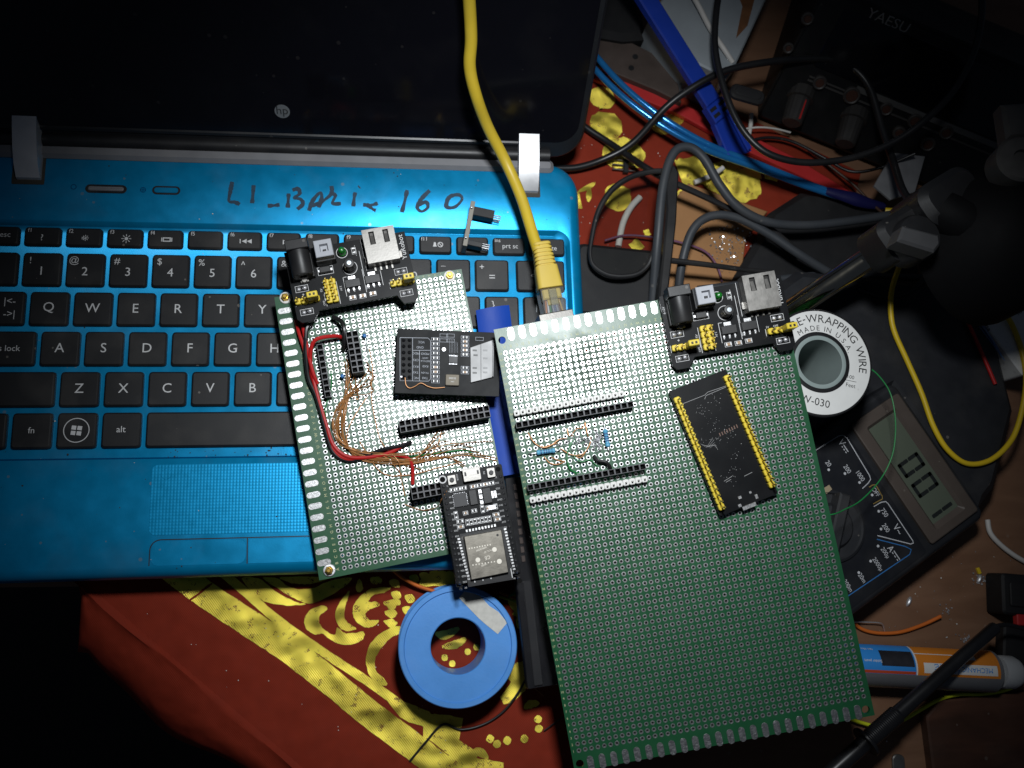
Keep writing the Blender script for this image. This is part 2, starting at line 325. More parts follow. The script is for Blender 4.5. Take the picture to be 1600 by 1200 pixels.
def FM(o, r): return Matrix((r[0]+[o[0]], r[1]+[o[1]], r[2]+[o[2]], [0, 0, 0, 1]))
FS = FM([109.745, -16.251, 36.02], [[0.985683, -0.16857, -0.003571], [0.168321, 0.985023, -0.037391], [0.00982, 0.036255, 0.999294]])
FB = FM([194.927, -43.957, 54.406], [[0.978086, -0.161632, -0.131238], [0.150903, 0.984623, -0.088009], [0.143445, 0.066276, 0.987437]])
def Z(px0, py0, s): return lambda x, y: (px0+x/s, py0+y/s)      # coordinates read in an enlargement of the photograph -> photo pixels

# ------------------------------------------------------------------ table, floor, cloth
EDGE = [(-60, -132), (48, -134), (100, -190), (150, -236), (190, -300), (190, -420)]
fl = MB(); fl.box(-1500, -1500, -705, 1800, 1500, -700); struct(fl.build('floor', mat('floor_dark', (.02, .018, .016), .8)))
tb = MB(); tb.prism(EDGE+[(640, -420), (640, 420), (-300, 420), (-300, -132)], -30, 0, 2)
tag(tb.build('table', WOOD), 'brown wooden work table under the whole mess', 'table')
def cloth():
    b = MB(); T0 = .9
    a0 = P(150, 935, 0).xy; a1 = P(462, 1200, 0).xy; d = (a1-a0).normalized(); n = Vector((d.y, -d.x))
    if (P(100, 1100, 0).xy-a0).dot(n) < 0: n = -n
    nu, us, ue = 60, -40, 190
    V = [(-400, T0), (-2, T0), (-.6, T0+1.0), (.6, T0+1.2), (2, T0+.4), (5, T0-.6), (9, -.5), (14, -3), (20, -9), (25, -18), (27, -30)]
    loops = []
    for i in range(nu+1):
        u = us+(ue-us)*i/nu; row = []
        lim = 27 if u > 6 else max(.5, 27*(u+8)/14)
        if u > 6: lim = 20+9*math.sin(u*.035)+1.0*math.sin(u*.13)
        for v, z in V:
            vv = v if v <= 0 else v*lim/27
            q = a0+d*u+n*(vv+.35*math.sin(u*.11+v*.3)*(1 if v > 0 else 0)); zz = z*(1 if v <= 5 else lim/27)+(0 if v < -1 else .5*math.sin(u*.06+v))*(0 if v > 20 else 1)
            row.append((q.x, q.y, max(zz, .15) if v < 6 else zz))
        loops.append(row)
    # flat part runs to the right as far as the cloth's far edge
    b.loft([[p for p in r[1:]] for r in loops], 0, False, False, ring=False)
    ptsA = [loops[i][1] for i in range(nu+1)]
    far = [P(*q, T0).xy for q in [(920, 1235), (905, 1000), (900, 800), (1000, 560), (1160, 470), (1200, 380), (1330, 330), (1345, 270), (1180, 190), (1060, 140), (920, 100), (820, 150), (300, 500), (100, 800), (130, 920)]]
    b.flat([(p[0], p[1]) for p in ptsA]+[tuple(q) for q in far], T0, 0)
    import itertools; zi = itertools.count()
    g = lambda pts, wd, k=6, jit=.1, dz=.12: b.ribbon(smooth([Vector(tuple(P(*q, T0).xy)+(0,)) for q in pts], k), wd, T0+dz+next(zi)*.0045, 1, jit=jit, rise=.0021)
    z = Z(0, 880, 2.5)
    g([(246, 872), (316, 925), (387, 972), (450, 1014), (519, 1067), (575, 1113), (638, 1160), (720, 1222)], 11.0, 8, .03)
    g([(330, 880), (387, 928), (433, 968), (508, 1021), (581, 1069), (665, 1129), (745, 1183)], 3.7, 8, .06, .14)
    def poly(pts, dz=.12):
        q = [P(*z(*p), T0).xy for p in pts]; out = []
        for i in range(len(q)):
            p0, p1, p2, p3 = q[i-1], q[i], q[(i+1) % len(q)], q[(i+2) % len(q)]
            for k in range(5):
                t = k/5; v = .5*((2*p1)+(p2-p0)*t+(2*p0-5*p1+4*p2-p3)*t*t+(3*p1-p0-3*p2+p3)*t**3); out.append((v.x+random.uniform(-.16, .16), v.y+random.uniform(-.16, .16)))
        b.flat(out, T0+dz+next(zi)*.0045, 1)
    for pl in ([(945, 60), (1010, 60), (1080, 110), (1150, 148), (1195, 160), (1120, 165), (1040, 152), (1000, 125)], [(1025, 58), (1085, 60), (1120, 88), (1170, 101), (1230, 95), (1290, 68), (1375, 58), (1330, 102), (1270, 137), (1210, 158), (1160, 143), (1100, 108)], [(1100, 55), (1280, 55), (1235, 77), (1180, 82), (1130, 75)],
               [(1262, 165), (1215, 180), (1190, 215), (1195, 255), (1228, 278), (1262, 276), (1292, 300), (1340, 318), (1392, 312), (1420, 292), (1420, 268), (1385, 272), (1345, 272), (1318, 250), (1308, 278), (1280, 268), (1250, 240), (1250, 205), (1280, 178)], [(1365, 108), (1328, 150), (1310, 200), (1322, 245), (1352, 264), (1392, 255), (1352, 225), (1346, 185), (1356, 145)],
               [(1525, 95), (1450, 100), (1397, 140), (1378, 185), (1390, 225), (1425, 250), (1462, 245), (1480, 222), (1446, 222), (1428, 200), (1445, 180), (1482, 165), (1470, 150), (1440, 150), (1458, 125), (1500, 115)], [(1400, 63), (1412, 70), (1418, 100), (1402, 114), (1390, 100)], [(1450, 55), (1485, 55), (1490, 75), (1465, 82), (1448, 72)],
               [(1520, 70), (1555, 75), (1560, 95), (1530, 90)], [(1500, 150), (1555, 140), (1562, 163), (1510, 167)], [(1505, 187), (1540, 180), (1550, 200), (1510, 205)], [(1500, 222), (1550, 226), (1545, 244), (1510, 240)], [(1560, 245), (1500, 265), (1450, 310), (1430, 370), (1440, 430), (1475, 472), (1512, 476), (1500, 450), (1470, 420), (1465, 375), (1490, 330), (1530, 290), (1568, 272)]): poly(pl)
    g([z(735, 148), z(770, 125), z(800, 100), z(830, 78)], .9, 6, .3, .4)
    b.m[-18:] = [0]*18
    z = Z(600, 880, 3.75)
    g([z(210, 130), z(280, 95), z(390, 100), z(440, 110)], lambda t: 2+4.5*math.sin(3.1*t))
    for q in ((60, 110), (70, 180), (40, 240), (40, 290), (40, 345), (60, 390), (175, 85), (235, 70), (295, 60), (340, 60), (385, 65), (430, 70), (150, 200), (135, 270)): g([z(q[0]-28, q[1]-8), z(q[0]+5, q[1]+8), z(q[0]+30, q[1]+18)], lambda t: 3.4*math.sin(3.1*t)+.4, 4)
    g([z(300, 410), z(360, 420), z(440, 380)], lambda t: 1+3*math.sin(3.1*t)); g([z(340, 490), z(420, 475), z(480, 440)], lambda t: 1+2.6*math.sin(3.1*t))
    for q in ((355, 550), (400, 585), (490, 515), (540, 490)): g([z(q[0]-14, q[1]-12), z(q[0]+14, q[1]+18)], lambda t: 2.6*math.sin(3.1*t)+.3, 4)
    g([z(730, 210), z(800, 240), z(830, 310), z(800, 390)], lambda t: 3+8*math.sin(3.1*t)); g([z(895, 545), z(830, 610), z(770, 640), z(800, 690), z(740, 770), z(690, 805)], lambda t: 3+5*math.sin(3.1*t))
    g([z(820, 850), z(860, 825), z(910, 820)], lambda t: 3*math.sin(3.1*t)+.6)
    for q in ((620, 1030), (660, 1060), (720, 1040), (820, 1030), (905, 970), (900, 915)): g([z(q[0]-22, q[1]+5), z(q[0]+25, q[1]-8)], lambda t: 3.2*math.sin(3.1*t)+.4, 4)
    g([z(500, 1110), z(560, 1105), z(610, 1145)], lambda t: 3*math.sin(3.1*t)+.6); g([z(260, 1010), z(400, 1090), z(480, 1180), z(600, 1190), z(700, 1185)], lambda t: 5*math.sin(3.1*t)+2)
    g([z(0, 760), z(120, 860), z(250, 910), z(300, 900)], lambda t: 6*math.sin(3.1*t)+1)
    g([z(230, 960), z(330, 960), z(450, 980)], 10)
    z = Z(900, 0, 4)
    g([z(80, 600), z(110, 570)], 5); g([z(95, 640), z(160, 615), z(230, 660)], lambda t: 4+9*math.sin(3.1*t)); g([z(90, 790), z(180, 790), z(270, 850)], lambda t: 5+12*math.sin(3.1*t))
    g([z(180, 1000), z(300, 960), z(420, 1010)], lambda t: 6+12*math.sin(3.1*t)); g([z(640, 1080), z(760, 1060), z(800, 1150)], 14); g([z(780, 1100), z(930, 1120), z(1060, 1150), z(1150, 1150)], lambda t: 8+14*math.sin(3.1*t))
    g([z(1060, 1080), z(1150, 1075)], 8); g([z(1180, 1090), z(1260, 1110)], 5); g([z(470, 800), z(560, 790), z(700, 690)], lambda t: 8*math.sin(3.1*t)+.6)
    z = Z(880, 240, 3.81)
    g([z(280, 190), z(330, 270), z(380, 320)], lambda t: 4+11*math.sin(3.1*t)); g([z(85, 230), z(150, 200), z(190, 175)], lambda t: 2*math.sin(3.1*t)+.5); g([z(155, 200), z(150, 290)], lambda t: 2.4*math.sin(3.1*t)+.5)
    g([z(410, 570), z(460, 530)], 6); g([z(490, 455), z(505, 490)], 3); g([z(80, 230), z(100, 330)], 2.4)
    g([z(700, 280), z(760, 200)], 8)
    return b.build('tablecloth', [REDC, GOLDC], sharp=50)
tag(cloth(), 'red cotton tablecloth printed with gold batik scrolls and stripes, lying under the laptop', 'tablecloth')

# ------------------------------------------------------------------ laptop
lap = thing('laptop', 'open blue netbook with dusty black keys, tilted dark screen and marker writing', 'laptop', Matrix.Identity(4))
b = MB()
def bl(i, z, r): return [(x, y, z) for x, y in rr(-34+i, -131+i, 236.5-i, 57-i, r, 8)]
def wl(i, z): return [(x, y, z) for x, y in rr(-31-i, -81.5-i*.4, 228.5+i, 20.2+i, 6, 8)]
b.loft([bl(8, .8, 10), bl(3, 3, 12), bl(.6, 10, 14), bl(0, 16, 15), bl(.4, 20, 15), bl(1.4, 22.6, 14), bl(3, 24, 13), bl(5, 24.5, 12), wl(2.0, 24.5), wl(1.6, 24.3), wl(0, 22)], 0)
b.build('base', BLUE, lap, 50)
# facet strip behind the keys, in a darker blue
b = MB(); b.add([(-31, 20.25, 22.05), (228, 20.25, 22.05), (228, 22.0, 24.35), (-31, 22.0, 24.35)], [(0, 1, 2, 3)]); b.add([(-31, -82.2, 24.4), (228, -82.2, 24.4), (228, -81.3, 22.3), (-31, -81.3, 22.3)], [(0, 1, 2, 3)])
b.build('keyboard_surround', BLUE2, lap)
b = MB(); b.rbox(-30, 50.5, 20, 224, 56.9, 26.6, 2.5, 1.6); b.build('hinge_bar', GREY, lap)
def key(x0, y0, x1, y1, legends=()):
    b = MB(); p = rr(x0, y0, x1, y1, 1.3, 3)
    kl = lambda i, zz: [(x, y, zz) for x, y in rr(x0+i, y0+i, x1-i, y1-i, 1.4-i*.6, 3)]
    b.loft([kl(0, 22), kl(.1, 23.3), kl(.45, 23.8), kl(.85, 24.1)], 0)
    k = b.build('key', KEY, lap, 25)
    if legends:
        t = MB(); cx, cy = (x0+x1)/2, (y0+y1)/2
        for s, size, dx, dy in legends: t.text(s, size, cx+dx, cy+dy, 24.16)
        t.build('key_legend', LEG, k)
U, V_ = 17.6, 17.46
def row(r, keys, off):
    y = -r*V_
    for x0, x1, leg in keys: key((x0+off)*U-U/2+.95, y-7.55, (x1+off)*U+U/2-.95, y+7.55, leg)
big = lambda s: ((s, 5.8, 0, .3),)
num = lambda a, s: ((s, 5.4, 0, -.8), (a, 4.2, -4.6, 3.9))
row(0, [(-1, -1, ())]+[(i, i, num(a, s)) for i, (a, s) in enumerate(zip('!@#$%^&*()', '1234567890'))]+[(10, 10, num('_', '-')), (11, 11, num('+', '=')), (12.08, 12.48, (('<-', 4, -3, 0),))], 0)
row(1, [(-1.9, -1, (('|<-', 4.2, 10, 2.6), ('->|', 4.2, 10, -3)))]+[(i, i, big(c)) for i, c in enumerate('QWERTYUIOP')]+[(10, 10, (('{', 4.6, -4, 3), ('[', 4.6, 2, -2))), (11, 11, (('}', 4.6, -4, 3), (']', 4.6, 2, -2))), (12, 12.25, (('|', 4.4, -4, 2),))], .2373)
row(2, [(-2.2, -1, (('caps lock', 3.6, 6, -.4),))]+[(i, i, big(c)) for i, c in enumerate('ASDFGHJKL')]+[(9, 9, big(';')), (10, 10, big("'")), (11, 11.92, (('enter', 3.6, 0, 0),))], .5559)
row(3, [(-2.8, -1, ())]+[(i, i, big(c)) for i, c in enumerate('ZXCVBNM')]+[(7, 7, big(',')), (8, 8, big('.')), (9, 9, big('/')), (10, 11.4, (('shift', 3.6, 0, 0),))], 1.0657)
row(4, [(-2, -1, ()), (0, 0, (('fn', 3.6, 0, .2),)), (1, 1, ()), (2, 2, (('alt', 3.8, 0, .3),)), (3, 7, ()), (8, 8, (('alt', 3.8, 0, .3),)), (9, 9, ()), (10, 10, ()), (11, 11, ()), (12, 12.4, ())], .073)
frow = ['esc', ('f1', '?'), ('f2', '*'), ('f3', '✳'), ('f4', ''), ('f5', ''), ('f6', '|◀◀'), ('f7', '▶'), ('f8', ''), ('f9', ''), ('f10', ''), ('f11', ''), ('', ''), ('ins', 'prt sc'), ('', 'delete')]
for i, fk in enumerate(frow):
    x = -.8+16.88*(i-1); y = 14.9-.06*i; t = []
    if i == 0: t = [('esc', 3.4, 2, 0)]
    else:
        if fk[0]: t.append((fk[0], 2.5, -5.2, 2.6))
        if fk[1] and fk[1].isascii(): t.append((fk[1], 3.2 if len(fk[1]) > 1 else 4, 0 if len(fk[1]) == 1 else .6, -.6))
    key(x-7.45, y-4.3, x+7.45 if i < 14 else 228, y+4.3, t)
# pictograms: window logo, sun keys, screen, media and mute symbols
b = MB(); wx, wy = 1.073*U, -4*V_
b.ribbon([(wx+5*math.cos(t*.21), wy+5*math.sin(t*.21)) for t in range(31)], .35, 24.16)
for sx, sy in ((-1.1, 1.1), (1.2, .9), (-1.3, -1.1), (1.0, -1.3)): b.flat([(wx+sx-.95, wy+sy-.7), (wx+sx+.85, wy+sy-.95), (wx+sx+1.05, wy+sy+.75), (wx+sx-.75, wy+sy+.95)], 24.16)
KS = lambda bb_: bb_.build('key_symbol', LEG, lap)
KS(b)
for i, rad in ((2, 1.1), (3, 1.7)):
    b = MB()
    x, y = -.8+16.88*(i-1)+.8, 14.3; b.flat(circ(x, y, rad*.45, 10), 24.16)
    for k in range(8): b.ribbon([(x+rad*.65*math.cos(k*.785), y+rad*.65*math.sin(k*.785)), (x+rad*1.2*math.cos(k*.785), y+rad*1.2*math.sin(k*.785))], .3, 24.17)
    KS(b)
b = MB()
x, y = -.8+16.88*3+.8, 14.2; b.frame_rect(x-1.7, y-1, x+1.7, y+1, .5, 24.16); b.box(x-2.3, y-.9, 24.1, x-1.9, y+.9, 24.17); b.box(x+1.9, y-.9, 24.1, x+2.3, y+.9, 24.17); KS(b); b = MB()
def tri(x, y, s, d): b.flat([(x-d*s, y-s), (x+d*s, y), (x-d*s, y+s)], 24.16)
x = -.8+16.88*5+.6; b.box(x-2.6, 13.1, 24.1, x-2.2, 15.1, 24.16); tri(x-.7, 14.1, 1.05, -1); tri(x+1.5, 14.1, 1.05, -1); KS(b); b = MB()
x = -.8+16.88*6+.8; tri(x, 14, 1.1, 1); KS(b); b = MB()
x = -.8+16.88*10+1; b.flat([(x-2.2, 13.2), (x-.4, 13.2), (x-.7, 14), (x-.9, 15.3), (x-1.7, 15.3), (x-1.9, 14)], 24.16); b.ribbon([(x+1.2+1.1*math.cos(t*.42), 14.2+1.1*math.sin(t*.42)) for t in range(16)], .35, 24.16); b.ribbon([(x+.5, 14.9), (x+1.9, 13.5)], .35, 24.17)
KS(b)
# touchpad, its buttons
b = MB(); b.rbox(49.8, -113.6, 24.3, 121, -84.6, 24.62, 2.5, .08); b.cyl(55.6, -88.6, 24.3, 24.72, 2.2, 20, .1); b.build('touchpad', PAD, lap)
b = MB(); g = lambda pts: b.ribbon(pts, .42, 24.56)
g([(50.6, -125.8)]+[(54.8-4.2*math.cos(t*.262), -119.6+4.2*math.sin(t*.262)) for t in range(7)]+[(120.5, -115.4)]); g([(89, -115.5), (89.2, -126)])
b.build('button_gap', BLK, lap)
for x0, x1 in ((51, 88.7), (89.4, 121)):
    b = MB(); b.rbox(x0, -126, 24.3, x1, -115.8, 24.6, 3 if x0 < 60 else .3, .15); b.build('touchpad_button', BLUE, lap)
# power button, launch button
b = MB(); b.rbox(15.4, 35.0, 24.3, 32.8, 39.0, 24.75, 2, .2); pw = b.build('power_button', BLK, lap)
b = MB(); b.rbox(16.6, 36.0, 24.6, 31.6, 38.0, 25.3, 1, .4); b.build('button_bar', GREY, pw)
b = MB(); b.rbox(43.4, 35.0, 24.3, 55.4, 39.1, 24.62, 2, .1); lb = b.build('launch_button', BLK, lap)
b = MB(); b.rbox(44.3, 35.8, 24.5, 54.5, 38.3, 24.95, 1.2, .2); b.build('button_face', BLUE, lb)
b = MB()
for c in ((10.6, 37.6), (39.6, 37.0)):
    b.ribbon([(c[0]+1.1*math.cos(t*.42), c[1]+1.1*math.sin(t*.42)) for t in range(16)], .3, 24.58)
b.ribbon([(39.6, 36), (39.6, 38)], .3, 24.59); b.ribbon([(38.6, 37), (40.6, 37)], .3, 24.6); b.build('button_symbols', BLUE2, lap)
# marker writing
z = Z(330, 280, 3.404); b = MB()
for st in [[(112, 14), (103, 60), (95, 116), (125, 122), (152, 134)], [(226, 32), (222, 80), (218, 128)], [(300, 142), (335, 140), (364, 136)], [(412, 76), (410, 110), (407, 152)], [(432, 58), (462, 52), (470, 78), (440, 100), (474, 106), (488, 132), (458, 160)],
           [(520, 168), (540, 115), (578, 72), (588, 100), (570, 150)], [(536, 140), (575, 128), (606, 108), (640, 75), (640, 36)], [(640, 75), (660, 88), (646, 128), (690, 130)], [(766, 70), (760, 105), (756, 145)], [(784, 44), (790, 40)], [(808, 136), (850, 138), (886, 128)], [(826, 132), (860, 160), (876, 166)],
           [(1042, 58), (1030, 115), (1014, 176)], [(1162, 60), (1118, 105), (1096, 150), (1120, 172), (1152, 150), (1142, 122), (1102, 138)], [(1250, 118), (1275, 90), (1318, 84), (1334, 108), (1296, 148), (1252, 148), (1256, 112)]]:
    pts = smooth([tuple(P(*z(*q), 24.5).xy)+(0,) for q in st], 6) if len(st) > 2 else [tuple(P(*z(*q), 24.5).xy)+(0,) for q in st]
    b.ribbon(pts, lambda t: 1.6+.35*math.sin(t*9), 24.56, jit=.14)
b.build('marker_writing', INK, lap)
# lid
th = R(120); lx = Vector((1, 0, 0)); ly = Vector((0, -math.cos(th), math.sin(th))); lz = lx.cross(ly)
q0 = P(907, 212, 30)
FL = Matrix(((1, ly.x, lz.x, 0), (0, ly.y, lz.y, 58.5), (0, ly.z, lz.z, 23.5), (0, 0, 0, 1)))
xr = q0.x+.6
b = MB(); b.prism(rr(-34, 0, xr, 150, 14, 8), -5, 0, 1.2, T=FL); lid = b.build('lid', BEZ, lap)
b = MB(); b.rbox(-30, 9, -.2, xr-3.2, 147, .35, 10, .15, T=FL, n=8); b.build('screen', GLASS, lid)
b = MB(); b.box(-30, 3.4, -.2, xr-20, 4.6, .4, .3, T=FL); b.box(-20, 6.4, -.2, xr-26, 9.0, .8, .7, T=FL); b.build('bezel_strip', BEZ, lid)
b = MB(); c = L(FL, 441, 174, .4); b.flat(circ(c[0], c[1], 3.3, 28), .42, 0, FL); b.text('hp', 5.4, c[0], c[1]-.1, .47, 0, 1, T=FL @ Matrix.Identity(4)); b.build('maker_emblem', [mat('emblem_grey', (.17, .175, .18), .4, .2), PRINT], lid)
b = MB(); b.tube([(-30, 59, 25), (222, 59, 25)], 3.6, 16); b.build('hinge_tube', BLK, lap)
for x0, x1 in ((-12.6, -2.8), (206.6, 216.0)):
    b = MB(); b.rbox(x0-2.4, 38.2, 22, x1+1.2, 52, 24.75, .6, .1, mi=1)
    prof = [(40.2, 24.6), (40.6, 26.4), (45, 29.5), (52, 32.2), (60, 34.2), (65, 35.2), (66, 33), (58, 24)]
    b.loft([[(x, y, zz) for y, zz in prof] for x in (x0, x0+.4, x1-.4, x1)], 0); b.build('hinge', [SILV, mat('grimy_recess', (.05, .045, .035), .8)], lap, 30)
# ------------------------------------------------------------------ perforated boards
PT = 2.54
def cell(b, x0, y0, x1, y1, cx, cy, r, z, zb, n=12):
    k = n//4; c = [(x1, y1), (x0, y1), (x0, y0), (x1, y0)]
    h = [(cx+r*math.cos(R(45)+2*math.pi*i/n), cy+r*math.sin(R(45)+2*math.pi*i/n)) for i in range(n)]
    vs = [(x, y, z) for x, y in c]+[(x, y, z) for x, y in h]+[(x, y, zb) for x, y in h]+[(x, y, zb) for x, y in c]; fs = []
    for j in range(4):
        hs = [4+(j*k+i) % n for i in range(k+1)]
        fs.append([j, (j+1) % 4]+list(reversed(hs)))
        fs.append(list(reversed([4+2*n+j, 4+2*n+(j+1) % 4]+[q+n for q in reversed(hs)])))
    for i in range(n): fs.append((4+i, 4+(i+1) % n, 4+n+(i+1) % n, 4+n+i))
    b.add(vs, fs)
def perfboard(root, nx, ny, x0, x1, y0, y1, holes, mask=None):       # grid from (0,0) to the right and down
    b = MB(); z, zb, h = 0, -1.6, PT/2
    for i in range(nx):
        for j in range(ny): cell(b, i*PT-h, -j*PT-h, i*PT+h, -j*PT+h, i*PT, -j*PT, .5, z, zb)
    gx0, gx1, gy0, gy1 = -h, (nx-1)*PT+h, -(ny-1)*PT-h, h
    def quad(a, c, d, e):
        if d-a > 1e-4 and e-c > 1e-4: b.add([(a, c, z), (d, c, z), (d, e, z), (a, e, z), (a, c, zb), (d, c, zb), (d, e, zb), (a, e, zb)], [(0, 1, 2, 3), (7, 6, 5, 4)])
    quad(x0, gy0, gx0, gy1); quad(gx1, gy0, x1, gy1)
    for ya, yb_ in ((y0, gy0), (gy1, y1)):
        xs = x0
        for hx, hy in sorted([q for q in holes if ya < q[1] < yb_]):
            a, c = max(xs, hx-2.4), min(x1, hx+2.4); quad(xs, ya, a, yb_); cell(b, a, ya, c, yb_, hx, hy, 1.55, z, zb, 24); xs = c
        quad(xs, ya, x1, yb_)
    p = [(x0, y0), (x1, y0), (x1, y1), (x0, y1)]; b.loft([[(x, y, zb) for x, y in p], [(x, y, z) for x, y in p]], 0, False, False)
    b.build('board', mask or PCBG, root, 30)
    b = MB(); n = 12
    for i in range(nx):
        for j in range(ny):
            cx, cy = i*PT+random.uniform(-.03, .03), -j*PT+random.uniform(-.03, .03); ro = .93+random.uniform(-.03, .03); mi = 0
            b.loft([[(cx+r*math.cos(2*math.pi*k/n), cy+r*math.sin(2*math.pi*k/n), zz) for k in range(n)] for r, zz in ((ro, -.01), (ro-.05, .055), (.54, .06), (.47, .0), (.47, -1.2))], mi, False, False)
    stuff(b.build('solder_pads', [TIN, TIN2], root, 30))
def contact(root, cx, cy, ln, wd, rot, m=None):
    b = MB(); T = Matrix.Translation((cx, cy, 0)) @ Matrix.Rotation(rot, 4, 'Z')
    b.prism(rr(-ln/2, -wd/2, ln/2, wd/2, wd/2-.05, 6), -.01, .08+random.uniform(0, .05), .05, T=T); b.build('edge_contact', m or TIN, root)
def socket(root, x0, y0, nx, ny, h=8.5, name='header_socket', z0=0.0, rot=0.0):  # holes at (x0+i*PT, y0-j*PT)
    b = MB(); T = Matrix.Translation((x0, y0, z0)) @ Matrix.Rotation(rot, 4, 'Z'); g = PT/2-.05
    X0, X1, Y0, Y1 = -g, (nx-1)*PT+g, -(ny-1)*PT-g, g
    b.loft([[(X0, Y0, .05), (X1, Y0, .05), (X1, Y1, .05), (X0, Y1, .05)], [(X0, Y0, h), (X1, Y0, h), (X1, Y1, h), (X0, Y1, h)]], 0, True, False, T)
    for i in range(nx):
        for j in range(ny):
            cx, cy = i*PT, -j*PT; a = .98; m0 = [max(cx-PT/2, X0), min(cx+PT/2, X1), max(cy-PT/2, Y0), min(cy+PT/2, Y1)]
            o = [(m0[0], m0[2]), (m0[1], m0[2]), (m0[1], m0[3]), (m0[0], m0[3])]; q = [(cx-a, cy-a), (cx+a, cy-a), (cx+a, cy+a), (cx-a, cy+a)]
            b.loft([[(x, y, h) for x, y in o], [(x, y, h) for x, y in q]], 0, False, False, T)
            b.loft([[(x, y, h) for x, y in q], [(x*.8+cx*.2, y*.8+cy*.2, h-.6) for x, y in q], [(x*.5+cx*.5, y*.5+cy*.5, h-2.5) for x, y in q]], 1, False, True, T)
    return b.build(name, [SOCK, HOLE], root, 20)
def wire(root, name, pts, r, m, k=8, n=6):
    b = MB(); b.tube(smooth(pts, k), r, n); return b.build(name, m, root)

sb = thing('perfboard', 'smaller green perforated board with bundled thin orange wires, standing over the laptop keyboard', 'circuit board', FS)
perfboard(sb, 28, 46, -10.6, 70.4, -117.2, 2.7, [])
c0 = L(FS, 444.5, 485.5); c1 = L(FS, 506.5, 879)
for i in range(24):
    t = i/23; contact(sb, c0[0]+(c1[0]-c0[0])*t, c0[1]+(c1[1]-c0[1])*t, 5.6, 2.5, R(1.5))
b = MB()
for j in range(46): b.text('ABCDEFGHIJKLMNOPQRSTUVWXYZABCDEFGHIJKLMNOPQRST'[45-j], 1.7, -2.7, -j*PT, .03, R(90))
for i in range(28): b.text('ABCDEFGHIJKLMNOPQRSTUVWXYZAB'[i], 1.1, i*PT, 1.9, .03)
b.build('silkscreen', SILKY, sb)
for px, py in ((446, 465), (702.5, 431), (514.5, 891)):
    x, y = L(FS, px, py, .8); b = MB(); b.lathe([(2.5, 0.05), (2.55, .5), (2.3, .8), (1.5, .85)], 28, T=Matrix.Translation((x, y, 0))); wsh = b.build('washer', WHT if py < 600 else TIN2, sb)
    b = MB(); b.prism(circ(x, y, 1.75, 6), .8, 2.3, .25); b.cyl(x, y, 2.2, 3.4, 1.0, 16, .3); b.cyl(x, y, -10.2, -1.62, 2.2, 6, 0); b.build('brass_spacer', GOLD, sb)
# header sockets soldered to the small board
def sock_px(F, root, a, nx, ny, h, z0=0.0, rot=0.0, name='header_socket'):
    x, y = L(F, a[0], a[1], h+z0); return socket(root, round(x/PT)*PT if rot == 0 else x, round(y/PT)*PT if rot == 0 else y, nx, ny, h, name, z0, rot)
sock_px(FS, sb, (500, 538.5), 1, 9, 5.2)
sock_px(FS, sb, (546, 520.8), 2, 7, 8.5)
sock_px(FS, sb, (627.5, 663.5), 15, 2, 8.5)
sock_px(FS, sb, (646, 763.5), 5, 2, 8.5)
# thick jumper wires and the enamelled bundle
def wp(F, pts): return [F.inverted() @ (P(0, 0, 0)*0) if False else Vector(L(F, x, y, h)+(h,)) for x, y, h in pts]
def W(name, pts, r, m, F=FS, root=None, k=8, n=8): return wire(root or sb, name, wp(F, pts), r, m, k, n)
W('red_jumper_wire', [(534, 527, 3), (525, 525, 5), (505, 527, 6.5), (492, 532, 7), (486, 545, 6), (485, 565, 4), (489, 590, 3), (498, 625, 2.4), (510, 665, 2), (522, 697, 2), (545, 714, 2), (580, 714, 2), (610, 707, 2), (632, 694, 1.6)], .85, REDW)
W('red_jumper_wire', [(462, 500, 1.5), (467, 520, 3), (475, 545, 3), (484, 580, 2), (496, 625, 1.6), (508, 670, 1.4), (520, 702, 1.4), (545, 718, 1.4), (600, 712, 1.4), (640, 718, 1.4), (645, 757, 1)], .75, REDW)
W('red_jumper_wire', [(470, 495, 2), (474, 515, 3.5), (487, 575, 4.5), (496, 600, 3)], .8, REDW)
W('black_jumper_wire', [(520, 495, 4), (533, 502, 6), (538, 515, 7), (538, 535, 5), (536, 548, .5)], .95, BLKW)
W('black_jumper_wire', [(478, 500, 2), (477, 530, 4), (478, 560, 4.2), (482, 592, 3), (494, 620, 2.4), (506, 664, 2), (520, 706, 1.4), (550, 720, 1.2), (596, 703, 2.4), (625, 697, 2.4), (643, 691, 1)], .85, BLKW)
W('black_jumper_wire', [(486, 488, 2), (485, 505, 4), (479, 515, 4.5), (478, 545, 3)], .9, BLKW)
W('green_jumper_wire', [(517, 580, .4), (518, 600, 1), (514, 620, 1.4), (508, 640, 1.4), (512, 665, 1.3), (520, 690, 1.3), (540, 712, 1.2), (590, 716, 1.2), (650, 712, 1.2), (700, 706, 1.2), (730, 704, .6), (742, 718, .4)], .28, GRNW)
starts = [(545, 590), (553, 585), (556, 600), (575, 588), (579, 580), (548, 600), (557, 610), (574, 575), (541, 560), (538, 565), (572, 565), (578, 600), (550, 575), (545, 570)]
ends = [(777, 720), (777, 716), (727, 728), (724, 730), (770, 690), (752, 708), (700, 690), (686, 672), (695, 676), (628, 742), (640, 730), (740, 700), (690, 705), (660, 735), ]
